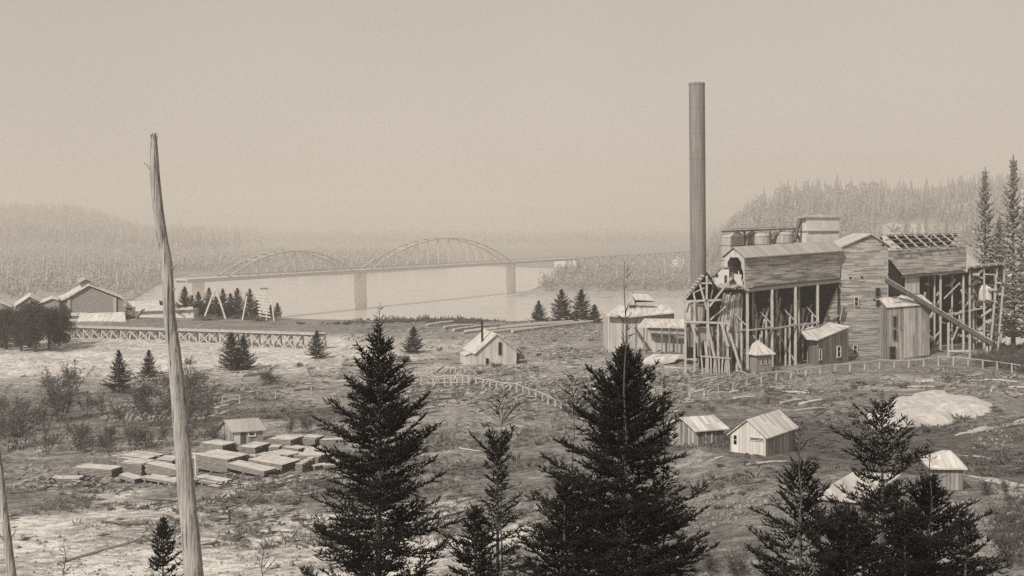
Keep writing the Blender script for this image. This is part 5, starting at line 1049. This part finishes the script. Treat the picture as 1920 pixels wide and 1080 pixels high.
SH = [(60,810,95,1),(115,790,120,1),(150,842,90,1),(25,845,110,1),(90,850,75,1),(175,850,70,1),(210,850,60,1),(250,845,80,1),(290,800,110,1),(268,770,90,1),(330,770,100,1),(365,800,110,1),(390,840,70,1),(370,735,70,1),(112,745,85,1),(130,720,55,0),(225,800,60,1),(310,735,60,1),(355,690,35,0),(498,722,48,1),(575,812,55,1),(540,815,50,1),(610,815,45,1),(20,780,60,1),(180,780,70,1),(205,825,50,1),(5,820,80,1),(350,840,60,1),(280,845,55,1),(325,832,80,1)]
SW = ['far left of the lower field','behind the far left lumber','above the leftmost stack','at the left edge of the picture']
for i, (px, py, h, t) in enumerate(SH):
    g = G(px, py); put('bare_shrub', BARE[i % 6], g-(0,0,.1), h*g[1]/F, i*1.7, 'grey leafless shrub in the thicket behind the lumber yard, left of the shack', 'shrub', 'leafless thicket on the left', None)
for i, (px, py, h) in enumerate([(1880,690,46),(1905,695,50),(1860,684,36),(1840,676,30),(1925,700,50),(1893,672,40),(1915,680,44),(1870,672,34),(1850,688,30)]):
    g = G(px, py); put('dark_bush', BARE2[i % 4], g-(0,0,.1), h*g[1]/F, i*1.3, 'dark bush of the thicket at the right end of the pasture fence', 'bush', 'dark thicket right of the mill')
for i, (px, py, h) in enumerate([(1875,1000,90),(1900,1060,120),(1910,960,70),(1850,930,50),(1885,925,45),(1905,1010,90),(1560,1075,60),(1380,1085,80),(1330,1075,70),(1420,1050,50),(975,1070,60),(1290,1085,60)]):
    g = G(px, py); put('bare_shrub', BARE[i % 6], g-(0,0,.1), h*g[1]/F, i*1.9, 'low leafless shrub on the near slope among the foreground firs', 'shrub', 'leafless shrubs on the near slope')
BU = [(1405,872,30),(1383,896,22),(1348,936,28),(1350,876,24),(1392,928,22),(1403,888,22),(1409,919,16),(1346,955,26),(1368,955,20),(1442,880,16),(1803,789,32),(1735,812,34),(1835,839,24),(1479,748,16),(1520,733,16),(1442,741,14),(1600,730,26),(1615,722,24),(1585,735,20),(1640,735,18),(1700,728,26),(1775,714,26),(1800,706,20),
  (508,910,24),(605,914,20),(395,962,22),(490,752,22),(511,716,40),(560,688,24),(330,960,20),(150,940,30),(200,948,20),(242,950,18),(270,955,24),(300,948,22),(962,666,20),(930,688,26),(1000,694,22),(960,700,16),(900,702,24),(1050,672,14),(1080,690,20),(1110,640,16),(1040,640,14),(1100,716,18),(825,658,18),(700,705,20),(660,712,16),(1130,706,22),(1400,700,22),(1380,688,20),(1590,672,14),(1600,676,14),(1710,664,12),(1580,860,20),(1525,862,28),(1545,838,24),(1370,730,14),(1330,770,30),(1290,765,20),(1485,890,18),(1870,880,20),(990,788,26),(1010,835,22),(1040,870,20),(890,760,20),(860,740,16),(910,800,26),(975,760,18),(1000,728,16),(810,750,14),(1180,712,24),(1220,708,20),(1240,720,18),(980,655,16),(1010,668,18),(1070,655,14)]
for i, (px, py, h) in enumerate(BU):
    g = G(px, py); put('low_bush', BARE2[i % 4], g-(0,0,.08), h*g[1]/F*.8, i*2.1, 'low dark rounded bush scattered on the rough ground', 'bush', 'low dark bushes on the flats', h*g[1]/F*.62)

# ------------------------------------------------------------------ logs, planks, ground litter
LG = [((925,620),(1112,606)),((850,622),(935,614)),((960,625),(1105,610)),((832,617),(885,613)),((940,617),(1075,607)),((800,613),(850,609)),((905,628),(1010,618)),((870,626),(930,622))]
for i, (p, q) in enumerate(LG):
    a, c = G(*p)+(0,0,.5), G(*q)+(0,0,.6+.2*(i % 3)); b = MB(); b.tube([a, (a+c)/2+(0,0,.15), c], [.42,.38,.3], 10); b.V = [v for v in b.V]; tag(b.build('long_log', M['timber'], None, a), 'one of the very long pale logs lying on the rise beyond the gabled house', 'log', 'long logs beyond the gabled house')
for i, (p, q, lab) in enumerate([((1052,655),(1100,664),'dark curved boat shaped log lying left of the storehouse'),((1068,668),(1110,672),'dark short log just below the boat shaped one'),((130,942),(165,952),'dark fallen snag lying at the edge of the pale sand'),((105,1060),(288,1003),'long thin pale pole lying across the pale sand at lower left'),((1340,863),(1356,859),'short pale plank lying left of the white gabled shed'),((1400,874),(1475,868),'long plank lying before the white gabled shed'),((560,930),(608,921),'pale plank on the ground right of the lumber'),((1250,830),(1262,812),'x'),((860,842),(910,850),'pale log lying behind the narrow fir')]):
    if lab == 'x': continue
    a, c = G(*p)+(0,0,.15), G(*q)+(0,0,.15); b = MB(); n = 9; pts = [on(a+(c-a)*k/(n-1), .12+.25*(i < 2)*math.sin(math.pi*k/(n-1))*-1+.1*(i<3)) for k in range(n)]; b.tube(pts, [(.12 if i in (3,) else .3 if i < 3 else .12)*(1-.5*k/n) for k in range(n)], 8); tag(b.build('fallen_log', M['timber_dark' if i < 3 else 'timber'], None, a), lab, 'log')
rs = random.Random(77)
for i in range(64):
    z_ = [(650,1000,690,790),(880,1290,640,770),(1130,1420,690,750),(440,640,690,740),(1240,1500,735,800),(1640,1900,705,735)][i % 6]; px, py = rs.uniform(z_[0],z_[1]), rs.uniform(z_[2],z_[3]); g = G(px, py); a = rs.gauss(.2,.7); L = rs.uniform(1.6,5.5); e = on(g+(math.cos(a)*L, math.sin(a)*L, 0), rs.uniform(.1,.5)); r0 = rs.uniform(.10,.24)
    b = MB(); b.tube([g+(0,0,.12), (g+e)/2+(0,0,.15), e], [r0, r0*.9, r0*.7], 8); tag(b.build('scattered_log', M['timber' if i % 3 else 'timber_dark'], None, g), 'loose log lying among the debris of the rough ground', 'log', 'logs scattered over the rough ground')
SP = [(948,748),(1065,722),(1120,752),(830,790),(1000,772),(1430,738),(1570,778),(1365,806),(985,810),(880,815),(520,735)]
for i, (px, py) in enumerate(SP):
    g = G(px, py); rs = random.Random(i); h = rs.uniform(.3,.7); rr_ = rs.uniform(.22,.4); b = MB(); b.tube([g-(0,0,.2), g+(0,0,.15), g+(rs.uniform(-.1,.1),0,h)], [rr_*1.5, rr_*1.05, rr_*.9], 9); tag(b.build('stump', M['timber_dark' if i % 2 == 0 else 'timber_mid'], None, g), 'short cut tree stump standing in the rough cleared ground', 'stump', 'stumps on the cleared ground')
def scatter(name, mat, zones, mk, seed, clump=None):
    """ground litter nobody could count"""
    rs = np.random.RandomState(seed); P, Q, R_ = [], [], []
    for (px0, px1, py0, py1, n) in zones:
        px = rs.uniform(px0, px1, n); py = rs.uniform(py0, py1, n); Y = 28.5*F/(py-HZ); X = (px-960)/F*Y
        if clump is not None: k = vnoise(X, Y, 9, 881)+.6*vnoise(X, Y, 3, 882)+rs.uniform(-.15, .15, n) > clump; X, Y = X[k], Y[k]
        for x, y in zip(X, Y): mk(rs, x, y, P, Q, R_)
    P, Q = np.array(P), np.array(Q); h = gz(P[:,0], P[:,1]); P[:,2] += h; Q[:,2] += h; V, Fa = spindles(P, Q, np.array(R_), 4, .5); me = raw_mesh(name, V, Fa, M[mat]); o = D.objects.new(name, me); COL.objects.link(o); return tag(o, kind='stuff')
def mk_scrap(rs, X, Y, P, Q, R_):
    a = rs.normal(0.15,.7); L = rs.exponential(1.0)+.35; L = min(L, 5); e = rs.normal(0,.12); z = rs.uniform(.05,.3); P.append((X,Y,z)); Q.append((X+math.cos(a)*L, Y+math.sin(a)*L, z+e*L)); R_.append(rs.uniform(.06,.15)*(1.5 if rs.rand() < .25 else 1))
def mk_tuft(rs, X, Y, P, Q, R_):
    s = .1+rs.exponential(.16)
    for k in range(4): d = rs.normal(0,.6,2); P.append((X+d[0]*.2, Y+d[1]*.2, -.02)); Q.append((X+d[0]*s, Y+d[1]*s, s*rs.uniform(.4,1))); R_.append(s*.09)
scatter('wood_litter', 'scrap', [(880,1300,600,760,3400),(640,1000,690,800,900),(1120,1420,680,760,700),(220,420,735,790,420),(430,660,700,735,250),(1480,1560,728,765,50),(1000,1130,625,700,350),(60,620,880,915,160),(20,200,860,905,120),(1860,1920,700,780,120),(1640,1900,695,735,200),(1150,1300,740,800,200),(860,1060,610,640,260)], mk_scrap, 500, -.12)
scatter('dark_wood_litter', 'timber_dark', [(640,1440,600,790,2600),(1380,1920,700,830,700),(220,640,690,790,900),(60,640,880,930,300),(700,1920,830,1079,1500),(0,640,930,1079,350)], mk_scrap, 505, -.1)
scatter('dark_ground_cover', 'scrub', [(380,1900,690,960,14000),(0,620,690,860,2600),(640,1900,600,700,3500),(640,1920,700,760,6000),(640,1000,720,900,4000),(640,1400,690,900,6000),(0,640,905,955,1400),(700,1400,900,1079,2500),(1750,1920,830,1079,1300)], mk_tuft, 520, .02)
scatter('dry_grass', 'straw', [(0,1900,690,1079,9000),(0,700,935,1079,2500),(1200,1920,700,1079,4500),(640,1300,600,700,2500),(0,640,640,740,300)], mk_tuft, 540, .05)
def rubble():
    rs = np.random.RandomState(77); P, Q, R_ = [], [], []
    for (x0,x1,y0,y1,n,s) in ((0,640,930,1079,1000,.07),(200,330,735,770,500,.25),(1280,1480,1000,1079,700,.08),(1860,1920,1040,1079,300,.12),(1820,1900,760,900,300,.12)):
        for _ in range(n):
            px = rs.uniform(x0,x1); py = rs.uniform(y0,y1); Y = (27.0 if py < 950 else 24.5)*F/(py-HZ); X = (px-960)/F*Y; r = s*(.4+rs.exponential(.7)); a = rs.rand()*6.28; P.append((X,Y,r*.2)); Q.append((X+math.cos(a)*r*2, Y+math.sin(a)*r*2, r*.4)); R_.append(r*.7)
    P, Q = np.array(P), np.array(Q); h = gz(P[:,0], P[:,1]); P[:,2] += h; Q[:,2] += h; V, Fa = spindles(P, Q, np.array(R_), 5, .5); me = raw_mesh('loose_stones', V, Fa, M['rubble']); o = D.objects.new('loose_stones', me); COL.objects.link(o); tag(o, kind='stuff')
rubble()


def bank_brush():
    rs = np.random.RandomState(91); P, Q, R_ = [], [], []
    X = rs.uniform(-150, 150, 5200); Y = bankY(X)+rs.uniform(-26, 4, 5200); kk = vnoise(X, Y, 14, 911)+rs.uniform(-.2,.2,5200) > .08
    for x, y in zip(X[kk], Y[kk]):
        h = rs.uniform(.4, 1.5)*(1 if rs.rand() < .9 else 1.8)
        for k in range(7): a = rs.normal(0,.35,2)*h; P.append((x+a[0],y+a[1],0)); Q.append((x+a[0]+rs.normal(0,.45)*h,y+a[1]+rs.normal(0,.45)*h,h*rs.uniform(.4,1))); R_.append(.10*h+.03)
    P, Q = np.array(P), np.array(Q); g = gz(P[:,0], P[:,1]); P[:,2] += g; Q[:,2] += g; V, Fa = spindles(P, Q, np.array(R_)); me = raw_mesh('bank_brush', V, Fa, M['twig']); o = D.objects.new('bank_brush', me); COL.objects.link(o); tag(o, kind='stuff')
bank_brush()
# ------------------------------------------------------------------ far woods and the houses on the slope
def woods(name, pts, hr, seed, mat='farwood', conif=.5, dens=26, thin=1.0):
    rs = np.random.RandomState(seed); P, Q, R_ = [], [], []
    X, Y = pts[:,0], pts[:,1]; Z = gz(X, Y); k = Z > RIV+1; X, Y, Z = X[k], Y[k], Z[k]
    for x, y, z in zip(X, Y, Z):
        H = hr[0]+(hr[1]-hr[0])*rs.rand()**1.6*(1.25 if rs.rand() < .12 else 1)
        if rs.rand() < conif:
            P.append((x,y,z)); Q.append((x,y,z+H)); R_.append(H*rs.uniform(.06,.10))
            for j in range(dens): t = .08+.85*rs.rand(); a = rs.rand()*6.28; r = H*.20*(1.05-t); q = np.array([x,y,z+H*t]); P.append(q); Q.append(q+np.array([math.cos(a)*r, math.sin(a)*r, -r*.4])); R_.append(H*.035*thin)
        else:
            P.append((x,y,z)); Q.append((x,y,z+H*.7)); R_.append(H*.02)
            for j in range(dens): t = .25+.5*rs.rand(); v = rs.normal(0,1,3); v[2] = abs(v[2])*.6+.2; v /= np.linalg.norm(v); q = np.array([x,y,z+H*t*.8])+rs.normal(0,H*.12,3); P.append(q); Q.append(q+v*H*.2); R_.append(H*.05*thin)
    P, Q = np.array(P), np.array(Q); V, Fa = spindles(P, Q, np.array(R_), 3, .45); me = raw_mesh(name, V, Fa, M[mat]); o = D.objects.new(name, me); COL.objects.link(o); return tag(o, kind='stuff')
def fan(n, r0, r1, y0, y1, seed, test=None):
    rs = np.random.RandomState(seed); r = rs.uniform(r0, r1, n); y = np.sqrt(rs.uniform(y0*y0, y1*y1, n)); p = np.stack([r*y, y], 1)
    if test is not None: p = p[test(p, rs)]
    return p
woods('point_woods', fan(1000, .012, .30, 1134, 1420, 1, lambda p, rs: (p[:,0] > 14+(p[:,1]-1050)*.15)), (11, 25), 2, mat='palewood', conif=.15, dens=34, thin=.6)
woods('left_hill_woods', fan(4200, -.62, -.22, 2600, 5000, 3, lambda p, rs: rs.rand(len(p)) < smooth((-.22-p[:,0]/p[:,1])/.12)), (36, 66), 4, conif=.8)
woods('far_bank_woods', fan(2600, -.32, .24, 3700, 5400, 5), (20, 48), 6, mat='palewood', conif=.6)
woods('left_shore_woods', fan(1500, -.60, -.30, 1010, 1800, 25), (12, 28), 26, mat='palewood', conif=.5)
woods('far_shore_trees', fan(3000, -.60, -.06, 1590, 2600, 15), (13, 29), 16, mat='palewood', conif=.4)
woods('right_hill_woods', fan(5200, .17, .60, 1500, 3000, 7, lambda p, rs: fbm(p[:,0], p[:,1], 210, 91, 3) < .12), (20, 50), 8, conif=.8)
def far_house(px, py, Y, w, h, lab):
    w, h = w*.62, h*.55
    X = (px-960)/F*Y; g = gz1(X, Y); z = max(g, W(px, py, Y)[2]-h*.5) if False else g; R = thing('hillside_house', lab, 'house', (X, Y, z)); gable(R, (X-w/2, Y), (X+w/2, Y), (2, w*1.3), z-1.5, z+h*.6, z+h, wallm='white', roofm='roofpale')
for a in [(1700,388,1440,19,20,'white house on the clearing high on the right hill'),(1716,392,1430,16,17,'second white house beside the one on the right hill clearing'),(1770,385,1400,20,19,'pale house further right on the hill clearing'),(1270,460,1750,28,30,'pale house on the hazy slope left of the smokestack'),(1050,470,1840,30,28,'pale house on the far bank above the wooded point'),(1072,468,1850,22,24,'smaller pale house beside the one above the wooded point'),(98,478,2300,12,14,'pale house in the woods of the left hill')]: far_house(*a)

# ------------------------------------------------------------------ air, light, sky, camera
def haze():
    me = D.meshes.new('haze'); x0, x1, y0, y1, z0, z1 = -7000, 7000, -90, 6500, -37, 225
    V = [(x0,y0,z0),(x1,y0,z0),(x1,y1,z0),(x0,y1,z0),(x0,y0,z1),(x1,y0,z1),(x1,y1,z1),(x0,y1,z1)]; me.from_pydata(V, [], [(3,2,1,0),(4,5,6,7),(0,1,5,4),(1,2,6,5),(2,3,7,6),(3,0,4,7)])
    m = D.materials.new('pale_haze'); m.use_nodes = True; t = m.node_tree; t.nodes.clear(); o = t.nodes.new('ShaderNodeOutputMaterial'); v = t.nodes.new('ShaderNodeVolumePrincipled')
    v.inputs['Color'].default_value = (.97,.925,.865,1); v.inputs['Density'].default_value = HAZE; v.inputs['Anisotropy'].default_value = .15; t.links.new(v.outputs[0], o.inputs['Volume']); me.materials.append(m)
    ob = D.objects.new('haze', me); COL.objects.link(ob); tag(ob, kind='stuff')
HAZE = .00037
haze()
EL, AZ = 42, -146            # the sun stands to the left, a little behind the camera (degrees from +Y, clockwise)
def light():
    L = D.lights.new('sun', 'SUN'); L.energy = 4.0; L.angle = math.radians(.5); L.color = (1, .955, .87); o = D.objects.new('sun', L); COL.objects.link(o)
    e, a = math.radians(EL), math.radians(AZ); o.rotation_euler = (math.pi/2-e, 0, -a+math.pi)
    w = D.worlds.new('World'); SC.world = w; w.use_nodes = True; t = w.node_tree; bg = t.nodes['Background']; s = t.nodes.new('ShaderNodeTexSky'); s.sky_type = 'NISHITA'; s.sun_disc = False
    s.sun_elevation = e; s.sun_rotation = a; s.dust_density = 3.0; s.air_density = 1.0
    bw = t.nodes.new('ShaderNodeRGBToBW'); t.links.new(s.outputs[0], bw.inputs[0])
    # a thin even overcast: the sky's own brightness, flattened, with soft brighter cloud, in the plate's warm grey
    p = t.nodes.new('ShaderNodeMath'); p.operation = 'POWER'; p.inputs[1].default_value = .35; t.links.new(bw.outputs[0], p.inputs[0])
    tc = t.nodes.new('ShaderNodeTexCoord'); nz = t.nodes.new('ShaderNodeTexNoise'); nz.inputs['Scale'].default_value = 1.7; nz.inputs['Detail'].default_value = 3; nz.inputs['Roughness'].default_value = .45; t.links.new(tc.outputs['Generated'], nz.inputs['Vector'])
    mr = t.nodes.new('ShaderNodeMapRange'); mr.inputs[1].default_value = .3; mr.inputs[2].default_value = .7; mr.inputs[3].default_value = .90; mr.inputs[4].default_value = 1.10; t.links.new(nz.outputs['Fac'], mr.inputs[0])
    mu = t.nodes.new('ShaderNodeMath'); mu.operation = 'MULTIPLY'; t.links.new(p.outputs[0], mu.inputs[0]); t.links.new(mr.outputs[0], mu.inputs[1])
    cc = t.nodes.new('ShaderNodeCombineColor')
    for i, k in enumerate((SKY[0], SKY[1], SKY[2])):
        q = t.nodes.new('ShaderNodeMath'); q.operation = 'MULTIPLY'; q.inputs[1].default_value = k; t.links.new(mu.outputs[0], q.inputs[0]); t.links.new(q.outputs[0], cc.inputs[i])
    t.links.new(cc.outputs[0], bg.inputs['Color']); bg.inputs['Strength'].default_value = .12
SKY = (2.88, 2.555, 2.29)
light()
DENOISE = False
cam = D.cameras.new('camera'); co = D.objects.new('camera', cam); COL.objects.link(co); SC.camera = co; co.location = (0, 0, CAMZ); co.rotation_euler = (math.pi/2, 0, 0)
cam.sensor_width = 36; cam.lens = 36*F/1920; cam.shift_y = -(540-HZ)/1920; cam.clip_start = .5; cam.clip_end = 15000
v = SC.view_settings; v.view_transform = 'Standard'; v.look = 'None'; v.exposure = 0; v.gamma = 1
SC.cycles.use_denoising = DENOISE; SC.cycles.volume_bounces = 1; SC.cycles.max_bounces = 5; SC.cycles.diffuse_bounces = 3; SC.cycles.transparent_max_bounces = 8
for o in D.objects:
    if '_o' in o.keys(): del o['_o']
